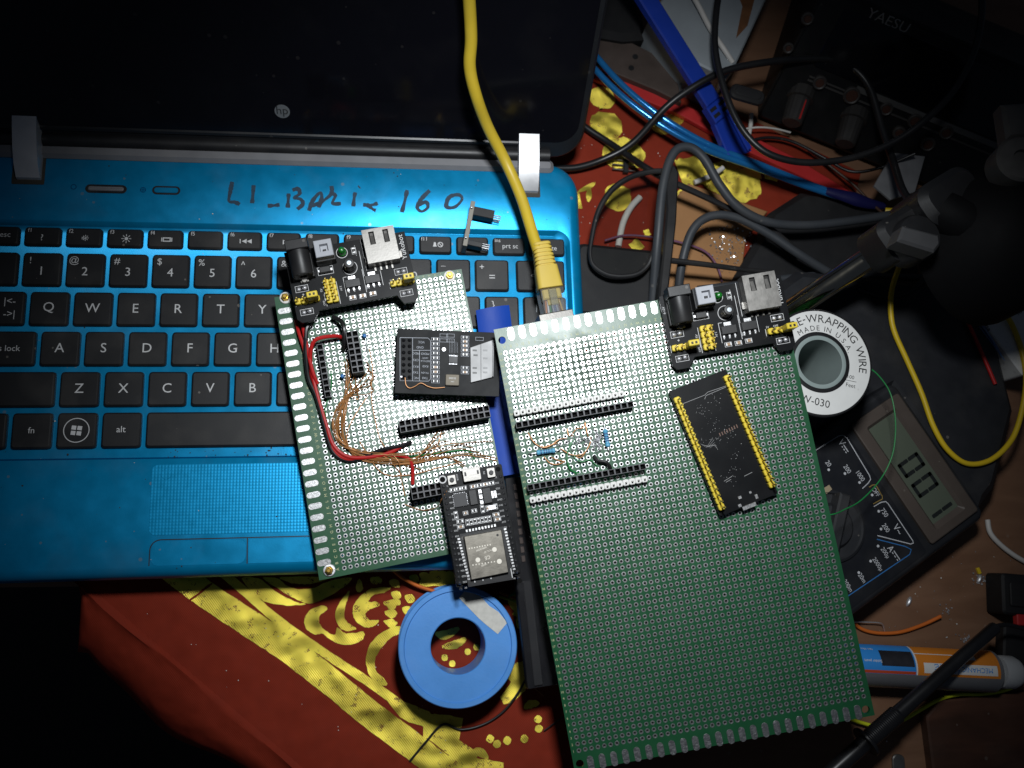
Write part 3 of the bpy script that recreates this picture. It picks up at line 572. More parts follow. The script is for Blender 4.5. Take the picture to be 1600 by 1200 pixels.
for i, (s_, e_) in enumerate(zip(starts, ends)):
    j = lambda a=4: random.uniform(-a, a); o = (i-7)*1.5
    mid = [(s_[0]+3, s_[1]+14), (540-o*.4+j(3), 622+j(3)), (528-o+j(2), 655+j(3)), (533-o*.7+j(2), 685+o*.3+j(3)), (556+j(3), 708-o*.6+j(2)), (600+j(3), 716-o*.9+j(2))]
    if e_[0] > 660: mid += [(650+j(3), 716-o*.8+j(3)), ((650+e_[0])/2+10, (708+e_[1])/2-8-o*.5)]
    hs = [.3]+[1+i*.12+random.uniform(0, .5) for _ in mid]+[.3]
    W('enamelled_wire', [(x, y, h) for (x, y), h in zip([s_]+mid+[e_], hs)], .19, ENAM, k=6, n=6)
for pts in ([(577, 545, .3), (582, 575, .6), (580, 610, .5), (583, 640, .4), (596, 690, .8), (622, 720, 2.6), (625, 740, .5), (633, 775, .4)], [(562, 690, .6), (596, 738, .8), (640, 742, .8), (683, 731, .8), (722, 722, .4)], [(632, 788, .3), (660, 797, .5), (683, 792, 3), (690, 780, 9), (698, 767, 10)], [(574, 620, .4), (560, 640, .7), (545, 668, 1.2), (541, 690, 1)], [(539, 565, .4), (541, 590, 1.2), (543, 620, 1.5), (536, 650, 1.6)], [(690, 672, .3), (684, 695, .6), (672, 712, 1)]):
    W('enamelled_wire', pts, .19, ENAM, n=6)
for (x, y), (x2, y2) in (((569.5, 525), (574, 551)), ((535, 588), (541, 601))):
    a = wp(FS, [(x, y, 2.2)])[0]; c = wp(FS, [(x2, y2, .3)])[0]
    b = MB(); b.lathe([(.01, 1.3), (.7, 1.1), (1.0, .4), (1.0, -.6), (.6, -1.3), (.01, -1.4)], 14, T=Matrix.Translation(a)); r_ = b.build('capacitor_bead', mat('blue_epoxy', (.03, .16, .42), .35), sb)
    wire(sb, 'component_lead', [a+Vector((.3, -1, -.6)), (a+c)/2+Vector((0, 0, .4)), c], .22, TIN2)

# ------------------------------------------------------------------ big board
bb = thing('perfboard', 'bigger green perforated board carrying white pin rows, lying slanted in front', 'circuit board', FB)
hb = [L(FB, 784.5, 531.5), L(FB, 906, 1193.5), L(FB, 1353, 1109)]
perfboard(bb, 46, 64, -3.1, 117.0, -167.8, 10.5, hb, PCBS)
c0 = L(FB, 798.5, 521.5); c1 = L(FB, 1022, 481)
ct = [mat('worn_contact_pale', (.55, .55, .55), .36, .95, .5, .45, 700, .4, 1500), TIN]
for i in range(24): contact(bb, c0[0]+(c1[0]-c0[0])*i/13, c0[1]+(c1[1]-c0[1])*i/13, 5.4, 2.6, R(90), ct[0] if i in (3, 4, 5, 6, 8, 9) else TIN)
c0 = L(FB, 923, 1192.5); c1 = L(FB, 1340.7, 1113)
for i in range(24): contact(bb, c0[0]+(c1[0]-c0[0])*i/23, c0[1]+(c1[1]-c0[1])*i/23, 5.6, 2.6, R(90), ct[0])
b = MB()
for i in range(46): b.text('ABCDEFGHIJKLMNOPQRSTUVWXYZABCDEFGHIJKLMNOPQRST'[i], 1.6, i*PT, 2.5, .03, R(180))
for j in range(64): b.text('%d' % (64-j), 1.25, -2.15, -j*PT, .03)
b.build('silkscreen', SILKY, bb)
# female rows flanked by white male rows
z = Z(770, 440, 3.157)
q0 = L(FB, *z(132, 704), 5); q1 = L(FB, *z(132, 704), 5)
def snap(q): return (round(q[0]/PT)*PT, round(q[1]/PT)*PT)
r1 = snap(L(FB, *z(133, 703), 5.0)); socket(bb, r1[0], r1[1], 19, 1, 5.0)
r2 = snap(L(FB, *z(190, 1018), 5.0)); socket(bb, r2[0], r2[1], 19, 1, 5.0)
def pinrow(root, x, y, n, m, name, z0=0.0, h=2.5, pin=6.0, base=True, rot=0.0, pinm=None, lean=0.0):
    T = Matrix.Translation((x, y, z0)) @ Matrix.Rotation(rot, 4, 'Z'); b = MB(); g = PT/2
    for i in range(n):
        p = [(i*PT-g+.02, -g+.45), (i*PT-g+.5, -g), (i*PT+g-.5, -g), (i*PT+g-.02, -g+.45), (i*PT+g-.02, g-.45), (i*PT+g-.5, g), (i*PT-g+.5, g), (i*PT-g+.02, g-.45)]
        b.prism(p, .05, h, .25, T=T)
    o = b.build(name, m, root, 30)
    b = MB()
    for i in range(n): b.loft([[(i*PT+sx*.32, sy*.32, .1) for sx, sy in ((-1, -1), (1, -1), (1, 1), (-1, 1))], [(i*PT+sx*.32, sy*.32+lean*pin*.9, h+pin*.9) for sx, sy in ((-1, -1), (1, -1), (1, 1), (-1, 1))], [(i*PT+sx*.14, sy*.14+lean*pin, h+pin) for sx, sy in ((-1, -1), (1, -1), (1, 1), (-1, 1))]], T=T)
    b.build('header_pins', pinm or STEEL, o); return o
w1 = snap(L(FB, *z(133, 645), 2.0)); pinrow(bb, w1[0], w1[1], 18, WHT, 'white_pin_row', pin=1.2, h=3.2)
w2 = snap(L(FB, *z(200, 1080), 2.0)); pinrow(bb, w2[0], w2[1], 19, WHT, 'white_pin_row', pin=1.2, h=3.2)
z = Z(790, 640, 6.667)
def resistor(root, F, a, c, name='resistor'):
    A = Vector(L(F, a[0], a[1], 1.6)+(1.6,)); C_ = Vector(L(F, c[0], c[1], 1.6)+(1.6,)); d = C_-A; ln = d.length; fr = frame(A, d, UP) @ Matrix.Rotation(R(90), 4, 'Y')
    b = MB(); b.lathe([(.01, 0), (.7, .1), (1.05, .5), (1.05, 1.2), (.85, 1.5), (.85, ln-1.5), (1.05, ln-1.2), (1.05, ln-.5), (.7, ln-.1), (.01, ln)], 16, 0, T=fr)
    for t in (.22, .38, .5, .62, .8): b.lathe([(.9, ln*t), (.95, ln*t+.05), (.95, ln*t+.45), (.9, ln*t+.5)], 16, 1, T=fr)
    r_ = b.build(name, [RESB, BAND], root)
    u = d.normalized(); wire(r_, 'component_lead', [A-u*.05, A-u*2.2, A-u*3.2+Vector((0, 0, -1.4))], .25, TIN2); wire(r_, 'component_lead', [C_+u*.05, C_+u*1.4, C_+u*2.2+Vector((0, 0, -1.4))], .25, TIN2)
resistor(bb, FB, z(320, 450), z(520, 425)); resistor(bb, FB, z(1035, 205), z(1068, 390))
def WB(name, zp, r, m): return wire(bb, name, wp(FB, [z(x, y)+(h,) for x, y, h in zp]), r, m, 6, 6)
for pts in ([(235, 240, .3), (280, 320, 1), (360, 385, 1.2), (470, 370, 1.4), (560, 310, 1.2), (640, 300, .5)], [(240, 250, .3), (300, 345, 1.2), (400, 395, 1.3), (500, 360, 1.2), (540, 350, .8)], [(400, 490, .3), (460, 555, .8), (540, 570, .9), (620, 540, .5)], [(470, 490, .3), (540, 525, .8), (620, 540, .8)], [(570, 400, .8), (660, 460, 1.2), (760, 475, 1.4), (830, 440, 1.4), (880, 350, 1), (885, 290, .4)], [(830, 130, .4), (800, 190, .8), (740, 200, .6), (690, 260, .4)], [(830, 140, .4), (850, 250, 1), (870, 300, .6)], [(640, 200, .3), (660, 270, .6), (710, 270, .3)], [(720, 480, .4), (780, 500, .8), (830, 450, 1)]):
    WB('enamelled_wire', pts, .2, ENAM)
for pts in ([(720, 300, .6), (660, 400, 1.3), (640, 520, 1.5), (670, 620, 1.3), (740, 670, .4)], [(680, 340, .6), (640, 480, 1.5), (650, 560, 1.6), (700, 640, 1.3), (770, 660, .4)], [(730, 430, .8), (720, 500, 1.4), (790, 545, 1.3), (880, 525, 1), (960, 600, .4)]):
    WB('green_jumper_wire', pts, .24, GRNW)
WB('black_jumper_wire', [(920, 480, .6), (960, 530, 1.8), (1040, 545, 2.4), (1085, 590, 2), (1090, 625, .6)], .75, BLKW)
b = MB(); rnd = random.Random(3)
for _ in range(150):
    u = rnd.random(); x, y = (rnd.gauss(960, 40), rnd.gauss(340, 55)) if u < .55 else (rnd.gauss(720, 130), rnd.gauss(345, 45))
    q = L(FB, *z(x, y), .3); r_ = rnd.uniform(.18, .55); b.lathe([(r_, 0), (r_*.85, r_*.5), (r_*.3, r_*1.1), (.01, r_*1.2)], 6, T=Matrix.Translation((q[0], q[1], .03+rnd.random()*.8)))
stuff(b.build('solder_joints', TIN2, bb))
b = MB(); q = L(FB, *z(885, 330), 0); b.tube(smooth([(q[0]-6+i*1.3, q[1]+random.uniform(-2, 2), .8+random.uniform(0, 1)) for i in range(9)], 4), .18, 5); b.build('component_lead', TIN2, bb)
# ------------------------------------------------------------------ power supply modules
def smd(b, x, y, ln, wd, h, rot=0.0, body=0, end=1, silk=None, z=0.0):
    T = Matrix.Translation((x, y, z)) @ Matrix.Rotation(rot, 4, 'Z')
    b.box(-ln/2+ln*.22, -wd/2, .02, ln/2-ln*.22, wd/2, h, .05, body, T); b.box(-ln/2, -wd/2-.02, .01, -ln/2+ln*.23, wd/2+.02, h+.03, .05, end, T); b.box(ln/2-ln*.23, -wd/2-.02, .01, ln/2, wd/2+.02, h+.03, .05, end, T)
    if silk is not None:
        X, Y, w_ = ln/2+.35, wd/2+.35, .16
        for a in ((-X, -Y, X, -Y+w_), (-X, Y-w_, X, Y), (-X, -Y+w_, -X+w_, Y-w_), (X-w_, -Y+w_, X, Y-w_)):
            b.add([(a[0], a[1], .03), (a[2], a[1], .03), (a[2], a[3], .03), (a[0], a[3], .03)], [(0, 1, 2, 3)], silk, T)
def silkring(b, x, y, r, w_=.22, mi=0): b.ribbon([(x+r*math.cos(t*.2095), y+r*math.sin(t*.2095)) for t in range(31)], w_, .03, mi)
def psu(label, F, grp):
    t = thing('power_supply_module', label, 'circuit module', F, grp)
    b = MB(); b.prism([(0, 0), (0, -29), (1.8, -31), (6.6, -31), (8.5, -28.5), (9.6, -27), (42.2, -27), (44.4, -31), (49.2, -31), (51, -28.6), (51, 0)], -1.6, 0, .05); b.build('circuit_board', PCBB, t)
    # barrel jack
    b = MB(); b.box(1.6, -13.2, .02, 10.8, .2, 3.2, .2); b.box(1.6, -3.0, 3.2, 10.8, 1.2, 11, .3)
    n = 20; cx, cz, r = 6.2, 6.2, 4.3
    b.loft([[(cx+r*k*math.cos(2*math.pi*i/n), y, cz+r*k*math.sin(2*math.pi*i/n)) for i in range(n)] for y, k in ((-3.02, 1), (-13.0, 1), (-13.5, .93), (-13.55, .4), (-12.9, .38))]); j = b.build('barrel_jack', BLK, t)
    b = MB(); b.box(4.4, -14.6, .02, 8.0, -13.6, 1.6, .2); b.cyl(6.2, -13.8, 1.0, 2.6, 1.2, 12, .2); b.build('jack_terminal', STEEL, j)
    # latching switch with square cap
    b = MB(); b.rbox(12.4, -8.6, .02, 20.6, -.2, 6.0, .3, .2); s_ = b.build('power_switch', BLK, t)
    b = MB(); o = [(12.9, -7.9), (20.1, -7.9), (20.1, -.7), (12.9, -.7)]; q = [(15.0, -5.8), (18.4, -5.8), (18.4, -2.6), (15.0, -2.6)]
    b.loft([[(x, y, 5.6) for x, y in o], [(x, y, 9.8) for x, y in o], [(x, y, 10.0) for x, y in inset(o, .25)], [(x, y, 9.95) for x, y in q], [(x, y, 8.0) for x, y in inset(q, .3)]], 0); b.box(16.1, -5.6, 7.9, 17.4, -4.6, 9.0, .1, 1); b.build('switch_cap', [GRYC, BLK], s_)
    # LED, electrolytic capacitor
    b = MB(); b.lathe([(1.75, .1), (1.75, .9), (1.5, 1.0), (1.5, 3.2), (1.35, 4.0), (.9, 4.7), (.01, 5.0)], 20, T=Matrix.Translation((23.4, -4.4, 0))); b.build('led', GRN, t)
    b = MB(); b.lathe([(2.0, .05), (2.15, .4), (2.15, 6.6), (1.95, 6.95), (1.75, 7.0)], 28, 0, T=Matrix.Translation((25.4, -11.4, 0))); b.lathe([(1.76, 6.98), (.01, 7.02)], 28, 1, T=Matrix.Translation((25.4, -11.4, 0)))
    for k in range(5): b.box(-2.2, -.8+k*.4, .9, -2.12, -.62+k*.4, 6.0, 0, 2, Matrix.Translation((25.4, -11.4, 0)) @ Matrix.Rotation(R(20), 4, 'Z'))
    b.build('capacitor', [BLK, mat('capacitor_top', (.62, .68, .72), .3, .8), SILK], t)
    # USB socket
    b = MB(); X0, X1, Y0, Y1, H = 33.0, 46.4, -13.4, 1.2, 7.0; w_ = .35
    slots = [(X0+2.6, X0+4.9), (X0+8.5, X0+10.8)]; sy0, sy1 = -5.6, .0
    ys = [Y0, sy0, sy1, Y1]; xs = [X0, slots[0][0], slots[0][1], slots[1][0], slots[1][1], X1]
    for i in range(5):
        for k in range(3):
            if k == 1 and i in (1, 3): continue
            b.add([(xs[i], ys[k], H), (xs[i+1], ys[k], H), (xs[i+1], ys[k+1], H), (xs[i], ys[k+1], H)], [(0, 1, 2, 3)])
    for a, c in slots: b.loft([[(a, sy0, H), (c, sy0, H), (c, sy1, H), (a, sy1, H)], [(a, sy0, H-.3), (c, sy0, H-.3), (c, sy1, H-.3), (a, sy1, H-.3)]], 0, False, False)
    b.loft([[(X0, Y0, .3), (X1, Y0, .3), (X1, Y1, .3), (X0, Y1, .3)], [(X0, Y0, H-.25), (X1, Y0, H-.25), (X1, Y1, H-.25), (X0, Y1, H-.25)], [(X0, Y0, H), (X1, Y0, H), (X1, Y1, H), (X0, Y1, H)]], 0, False, False)
    b.box(X0+.4, Y0+.4, .3, X1-.4, Y1-.6, H-1.6, 0, 1)
    for a, c in slots: b.loft([[(a+.35, sy0+.1, H-.1), (c-.35, sy0+.1, H-.1), (c-.35, sy0+.1, H-.3), (a+.35, sy0+.1, H-.3)], [(a+.5, -1.4, H-1.1), (c-.5, -1.4, H-1.1), (c-.5, -1.4, H-1.3), (a+.5, -1.4, H-1.3)], [(a+.6, -.4, H-.6), (c-.6, -.4, H-.6), (c-.6, -.4, H-.8), (a+.6, -.4, H-.8)]], 0)
    for k in range(4): b.box(35.2+k*2.4, -15.2, .02, 36.1+k*2.4, -13.5, .9, .1)
    for x in (32.0, 46.6): b.rbox(x, -11.6, .02, x+1.4, -8.4, 1.8, .5, .2)
    b.build('usb_socket', [STEEL, BLKM], t, 25)
    # pin headers and jumper caps
    def hdr(nx, ny, x, y):
        o = pinrow_block(t, nx, ny, x, y); return o
    hdr(2, 4, 14.6, -16.5); hdr(4, 1, 1.9, -22.3); hdr(4, 1, 41.6, -22.3)
    for x in (7.0, 46.7):
        b = MB(); o = rr(x-.9, -23.5, x+3.5, -21.1, .4, 2); q = [(x+.3, -22.9), (x+2.3, -22.9), (x+2.3, -21.7), (x+.3, -21.7)]
        b.prism(o, 4.0, 9.6, .3); b.box(x+.1, -22.8, 9.3, x+.9, -21.9, 9.9, .1, 1); b.box(x+1.7, -22.8, 9.3, x+2.5, -21.9, 9.9, .1, 1); b.build('jumper_cap', [YEL, BLK], t)
    # regulators, diode, passives
    for x, y in ((25.2, -18.6), (33.6, -18.4)):
        b = MB(); b.box(-3.2, -1.7, .1, 3.2, 1.8, 1.7, .2, 0, Matrix.Translation((x, y, 0))); b.box(-1.5, 1.8, .05, 1.5, 3.4, .5, .05, 1, Matrix.Translation((x, y, 0)))
        for k in (-2.3, 0, 2.3): b.box(k-.38, -3.6, .02, k+.38, -1.7, .45, .05, 1, Matrix.Translation((x, y, 0))); b.lathe([(.6, .02), (.45, .5), (.01, .75)], 10, 1, T=Matrix.Translation((x+k, y-3.3, 0)))
        b.build('voltage_regulator', [BLK, TIN], t)
    b = MB(); b.box(13.0, -12.0, .1, 17.4, -9.5, 2.0, .2); b.box(12.2, -11.3, .02, 13.0, -10.2, .8, .05, 1); b.box(17.4, -11.3, .02, 18.2, -10.2, .8, .05, 1); b.build('diode', [BLK, TIN], t)
    for x, y, rot, body in ((24.0, -24.4, 0, 2), (28.2, -24.5, 0, 2), (32.5, -24.3, 0, 2), (28.4, -4.5, R(90), 0)):
        b = MB(); smd(b, x, y, 2.2, 1.2, .9 if body == 2 else .6, rot, body, 1, 3); b.build('chip_capacitor' if body == 2 else 'chip_resistor', [BLK, TIN, CER, SILK], t)
    b = MB()
    for x, y in ((3.0, -16.6), (5.5, -16.4), (3.2, -26.7), (5.7, -26.5), (44.6, -17.0), (47.1, -17.0), (45.0, -26.6), (47.5, -26.5)): b.lathe([(.95, .02), (.7, .35), (.01, .6)], 14, T=Matrix.Translation((x, y, 0)))
    b.build('solder_joints', TIN2, t)
    b = MB(); silkring(b, 23.4, -4.4, 2.3); silkring(b, 25.4, -11.4, 3.0); 
    for a in ((1.6, -18, 7, -15.2), (1.8, -28, 7.2, -25.4), (43.2, -18.4, 48.6, -15.6), (43.6, -28, 49, -25.3), (29.0, -6.8, 29.2, -2.2), (12, -12.5, 18.5, -9)): b.frame_rect(a[0], a[1], a[2], a[3], .16, .03)
    for a in ((21.6, -23.4, 21.8, -15), (21.6, -15, 23.2, -15.2), (30, -23.2, 30.2, -13), (30.4, -22, 30.6, -5), (37.4, -21.5, 37.6, -14.6), (.5, -23.8, .7, -20.8), (12.6, -23.6, 12.8, -20.8), (40.0, -23.8, 40.2, -20.8), (12.9, -26, 13.1, -15.4), (18.5, -26, 18.7, -16.2), (31.9, -14, 32.1, .2)): b.flat([(a[0], a[1]), (a[2], a[1]), (a[2], a[3]), (a[0], a[3])], .03)
    b.text('YuRobot', 2.9, 48.7, -6.6, .03, R(90), sx=1.05); b.text('545043', 1.5, 46.9+.0, -5.0, .03, R(90)) if False else None
    b.text('5V', 1.4, 12.0, -18.8, .03, R(90)); b.text('3.3V', 1.2, 20, -19.5, .03, R(-90)); b.text('OFF', 1.2, 44.6, -20.2, .03); b.text('5V', 1.2, 41.2, -20.2, .03); b.text('OFF', 1.2, 12.1, -24.4, .03, R(90)); b.text('+', 2, 4.4, -19.2, .03); b.text('6-12V', 1.3, .9, -6, .03, R(90))
    b.build('silkscreen', SILK, t)
    b = MB()
    for x, y in ((3.2, -26.6), (5.8, -26.6), (45, -26.6), (47.5, -26.6)):
        b.box(x-.32, y-.32, -8.2, x+.32, y+.32, -1.65)
    b.box(1.9, -27.9, -4.2, 7.1, -25.3, -1.65, .1, 1); b.box(43.7, -27.9, -4.2, 48.9, -25.3, -1.65, .1, 1); b.build('plug_pins', [STEEL, BLK], t)
    return t
def pinrow_block(t, nx, ny, x, y):
    b = MB(); g = PT/2
    for i in range(nx):
        for k in range(ny):
            cx, cy = x+i*PT, y-k*PT; p = [(cx-g+.02, cy-g+.5), (cx-g+.5, cy-g+.02), (cx+g-.5, cy-g+.02), (cx+g-.02, cy-g+.5), (cx+g-.02, cy+g-.5), (cx+g-.5, cy+g-.02), (cx-g+.5, cy+g-.02), (cx-g+.02, cy+g-.5)]
            b.prism(p, .05, 2.6, .25); b.box(cx-.32, cy-.32, 2.5, cx+.32, cy+.32, 8.2, .15, 1)
    return b.build('pin_header', [YEL, mat('gilt_pin', (.75, .58, .2), .3, .9)], t)
FP1 = Fin(FB, (1029.5, 463.5), (1222, 430), 4.5)
psu('black power supply board plugged into the bigger perfboard beside the wire spool', FP1, 'power supply modules on the perfboards')
FP2 = Fin(FS, (443.5, 395), (640, 360), 10.5)
src = [o for o in bpy.data.objects if o.name.startswith('power_supply_module')][0]
c = copy_tree(src); c.matrix_world = mm(FP2); c['label'] = 'black power supply board plugged into the smaller perfboard, overhanging the laptop keys'

# ------------------------------------------------------------------ ethernet module
z = Z(600, 480, 7.27)
HE = 9.0
FE = Fin(FS, z(150, 240), z(1250, 288), HE)
et = thing('ethernet_module', 'black network transceiver board tucked under the edge of the bigger perfboard', 'circuit module', FE)
lo = lambda x, y, h=0.0: L(FE, *z(x, y), h)
br = lo(1385, 990); H_ = -lo(165, 975)[1]; Wd = 43.5
b = MB(); b.rbox(0, -H_, -1.6, Wd, 0, 0, .4, .05); b.build('circuit_board', PCBE, et)
b = MB(); b.box(2, -H_+4, -8.4, 6.6, -4, -1.65, .2); b.build('pin_socket', BLKM, et)
b = MB()
def sl(*pts, wd=.2): b.ribbon([lo(*q) for q in pts], wd, .035)
sl((182, 345), (500, 350), (530, 380), (530, 815), (505, 840), (182, 835), (182, 345)); sl((325, 345), (325, 838)); sl((403, 490), (403, 835)); sl((325, 490), (528, 490))
for tx, x, y in (('VCC', 425, 397), ('GND', 410, 457), ('MDC', 362, 525), ('MDIO', 466, 530), ('CRS', 362, 600), ('nINT/', 466, 578), ('RETCLK', 466, 612), ('RX1', 362, 675), ('RX0', 470, 672), ('TX1', 362, 740), ('TX-EN', 466, 745), ('NC', 365, 805), ('TX0', 466, 805)):
    q = lo(x, y); b.text(tx, 1.35 if len(tx) < 5 else 1.1, q[0], q[1], .035, R(180))
for x, y in [(585, 365+53*k) for k in range(10)]+[(920, 345), (920, 392), (920, 440), (920, 490), (920, 540), (920, 690), (920, 740), (680, 378), (755, 378), (1085, 360), (680, 322), (755, 322)]:
    q = lo(x, y); b.frame_rect(q[0]-1.7, q[1]-.75, q[0]+1.7, q[1]+.75, .14, .03)
for k in range(5): q = lo(740+k*15, 545); b.box(q[0]-.1, q[1]-.4, 0, q[0]+.1, q[1]+.4, .036)
for k in range(6): sl((745+k*18, 360+k*8), (745+k*18, 520), wd=.08)
b.build('silkscreen', mat('silkscreen_grey', (.36, .38, .42), .6), et)
b = MB()
for i in range(2):
    for k in range(7):
        q = lo(222+i*68, 375+k*70); b.lathe([(.85, .02), (.6, .5), (.2, 1.1), (.01, 1.3)], 10, T=Matrix.Translation((q[0], q[1], 0)))
q = lo(208, 792); b.box(q[0]-.9, q[1]-.4, .02, q[0]+.9, q[1]+.4, .5, .1); b.build('solder_joints', mat('dark_solder', (.10, .10, .105), .3, .9), et)
rnd = random.Random(5)
for x, y in [(585, 365+53*k) for k in range(10)]+[(920, 345), (920, 392), (920, 440), (920, 490), (920, 540), (920, 690), (920, 740)]:
    q = lo(x, y); d = MB(); smd(d, q[0], q[1], 2.0, .95, .6, 0, 2 if rnd.random() < .5 else 0, 1); d.build('chip_resistor', [BLK, DULL, CER], et)
q = lo(785, 600); b = MB(); b.box(q[0]-1.9, q[1]-1.5, .05, q[0]+1.9, q[1]+1.5, .95, .1)
for k in range(6): b.box(q[0]-1.6+k*.6, q[1]-1.9, .02, q[0]-1.35+k*.6, q[1]+1.9, .25, 0, 1)
b.build('chip', [mat('chip_epoxy', (.022, .022, .024), .5), TIN2], et)
q = lo(775, 832); b = MB(); b.rbox(q[0]-2.9, q[1]-2.4, .05, q[0]+2.9, q[1]+2.4, 1.4, .5, .25); cr = b.build('crystal', mat('crystal_case', (.17, .15, .12), .62, .5, .3), et)
b = MB(); b.text('50.000', 1.1, q[0], q[1]+.7, 1.43, R(180)); b.text('osc', 1.1, q[0], q[1]-.7, 1.43, R(180)); b.build('crystal_marking', SILK, cr)
q = lo(680, 480); b = MB(); b.lathe([(.8, .03), (.8, .3), (.01, .35)], 14, T=Matrix.Translation((q[0], q[1], 0))); b.build('solder_dot', TIN2, et)
b = MB(); b.prism([lo(980, 460, 1), lo(1240, 370, 1), lo(1245, 792, 1), lo(985, 857, 1)], .05, 1.2, .1); b.ribbon([lo(1100, 420, 1.2), lo(1102, 830, 1.2)], .3, 1.26, 1); b.box(lo(1236, 380, 1.2)[0], lo(1240, 790, 1.2)[1], .05, lo(1248, 380, 1.2)[0], lo(1240, 375, 1.2)[1], 2.2, .1)  # raised grey plate in the outline of the glare patch on the board
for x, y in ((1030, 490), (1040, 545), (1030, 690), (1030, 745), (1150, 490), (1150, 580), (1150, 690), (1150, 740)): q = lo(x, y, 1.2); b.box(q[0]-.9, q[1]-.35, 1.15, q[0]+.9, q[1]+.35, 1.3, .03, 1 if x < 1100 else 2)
b.build('glare_plate', [mat('glare_grey', (.20, .20, .20), .5, .4), mat('glare_plate_mark', (.10, .10, .10), .5), mat('glare_plate_pale_mark', (.26, .26, .26), .5)], et)
wire(et, 'enamelled_wire', [Vector(lo(x, y, h)+(h,)) for x, y, h in ((240, 800, .6), (250, 880, .8), (290, 918, .9), (350, 900, 1), (420, 862, 1.1), (500, 900, 1), (580, 918, .9), (690, 910, .6))], .2, ENAM)

# ------------------------------------------------------------------ microcontroller board (face up)
z = Z(670, 710, 5.218)
FD = Fin(FS, z(78, 165), z(588, 76), 10)
mc = thing('microcontroller_board', 'black microcontroller board with a metal shield can, at the corner of the smaller perfboard', 'circuit module', FD)
lo = lambda x, y, h=0.0: L(FD, *z(x, y), h)
Wd = lo(592, 76)[0]; Ht = 44.9
print('mcu width', Wd, 'eth h', H_)
b = MB(); b.rbox(0, -Ht, -1.6, Wd, 0, 0, .8, .05); b.build('circuit_board', PCBB, mc)
b = MB()
for x in (1.3, Wd-1.3): b.box(x-1.25, -46, -4.2, x+1.25, -7, -1.65, .15); b.box(x-1.25, -46, -10, x+1.25, -7, -4.2, .15)
b.build('header_block', BLKM, mc)
q = lo(350, 165, 2); b = MB(); b.rbox(q[0]-3.7, q[1]-2.6, .05, q[0]+3.7, q[1]+2.6, 2.6, .5, .2); b.box(q[0]-3.9, q[1]+2.0, 0.4, q[0]+3.9, q[1]+2.9, 2.5, .1); b.box(q[0]-3.0, q[1]-.2, 2.55, q[0]-2.2, q[1]+1.4, 2.65, 0, 1); b.box(q[0]+2.2, q[1]-.2, 2.55, q[0]+3.0, q[1]+1.4, 2.65, 0, 1); b.build('usb_socket', [STEEL, BLK], mc)
for x, y in ((188, 208), (508, 148)):
    q = lo(x, y, 1.5); b = MB(); b.rbox(q[0]-1.7, q[1]-2.0, .05, q[0]+1.7, q[1]+2.0, 1.5, .3, .15); b.cyl(q[0], q[1], 1.45, 2.1, .95, 16, .1, 1); b.build('push_button', [STEEL, BLK], mc)
q = lo(258, 370, .8); b = MB(); b.rbox(q[0]-2.7, q[1]-2.7, .05, q[0]+2.7, q[1]+2.7, .85, .1, .05)
for k in range(7):
    for s_ in (-1, 1): b.box(q[0]-2.2+k*.7, q[1]+s_*2.75-.15, .02, q[0]-1.95+k*.7, q[1]+s_*2.75+.15, .2, 0, 1); b.box(q[0]+s_*2.75-.15, q[1]-2.2+k*.7, .02, q[0]+s_*2.75+.15, q[1]-1.95+k*.7, .2, 0, 1)
b.build('chip', [mat('chip_grey', (.030, .030, .033), .5), TIN2], mc)
q = lo(362, 350, .8); b = MB(); b.box(q[0]-1.5, q[1]-3, .05, q[0]+1.5, q[1]+3, 1.1, .1); b.build('chip', BLK, mc)
q = lo(478, 335, 1); b = MB(); b.box(q[0]-1.8, q[1]-3.1, .05, q[0]+1.6, q[1]+3.1, 1.5, .15); b.box(q[0]+1.7, q[1]-1.5, .05, q[0]+3.9, q[1]+1.5, .5, .1, 1); b.box(q[0]+2.6, q[1]-1.4, .05, q[0]+2.9, q[1]+1.4, .56, .02, 0)
for k in (-2.3, 0, 2.3): b.box(q[0]-3.6, q[1]+k-.9, .02, q[0]-1.8, q[1]+k+.9, .7, .3, 1)
b.build('voltage_regulator', [BLK, TIN], mc)
def comp(x, y, ln, wd, rot, body): d = MB(); q = lo(x, y); smd(d, q[0], q[1], ln, wd, .6, rot, body, 1, 3); d.build('chip_resistor' if body == 0 else 'chip_capacitor', [BLK, TIN, CER, SILK], mc)
for k in range(3): comp(195+k*45, 290-k*8, 1.7, .9, 0, 0)
for k in range(4): comp(360+k*50, 262-k*9, 1.7, .9, 0, 0 if k % 2 else 2)
for k in range(7): comp(315+k*30, 555-k*5, 1.9, .8, R(90), 0)
for x, y, ln, r_ in ((255, 545, 2.2, 0), (260, 590, 2.2, 0), (548, 490, 2.2, 0), (560, 528, 2.2, 0), (222, 495, 2.4, R(90)), (438, 445, 2.4, R(90)), (545, 425, 1.6, R(90)), (480, 440, 1.6, R(90)), (370, 460, 1.6, 0), (300, 478, 1.4, 0)): comp(x, y, ln, .9, r_, 2 if x % 4 == 0 else 0)
q = lo(515, 432, .6); b = MB(); b.rbox(q[0]-1.6, q[1]-1.0, .05, q[0]+1.6, q[1]+1.0, 1.0, .3, .15); b.build('crystal', TIN2, mc)
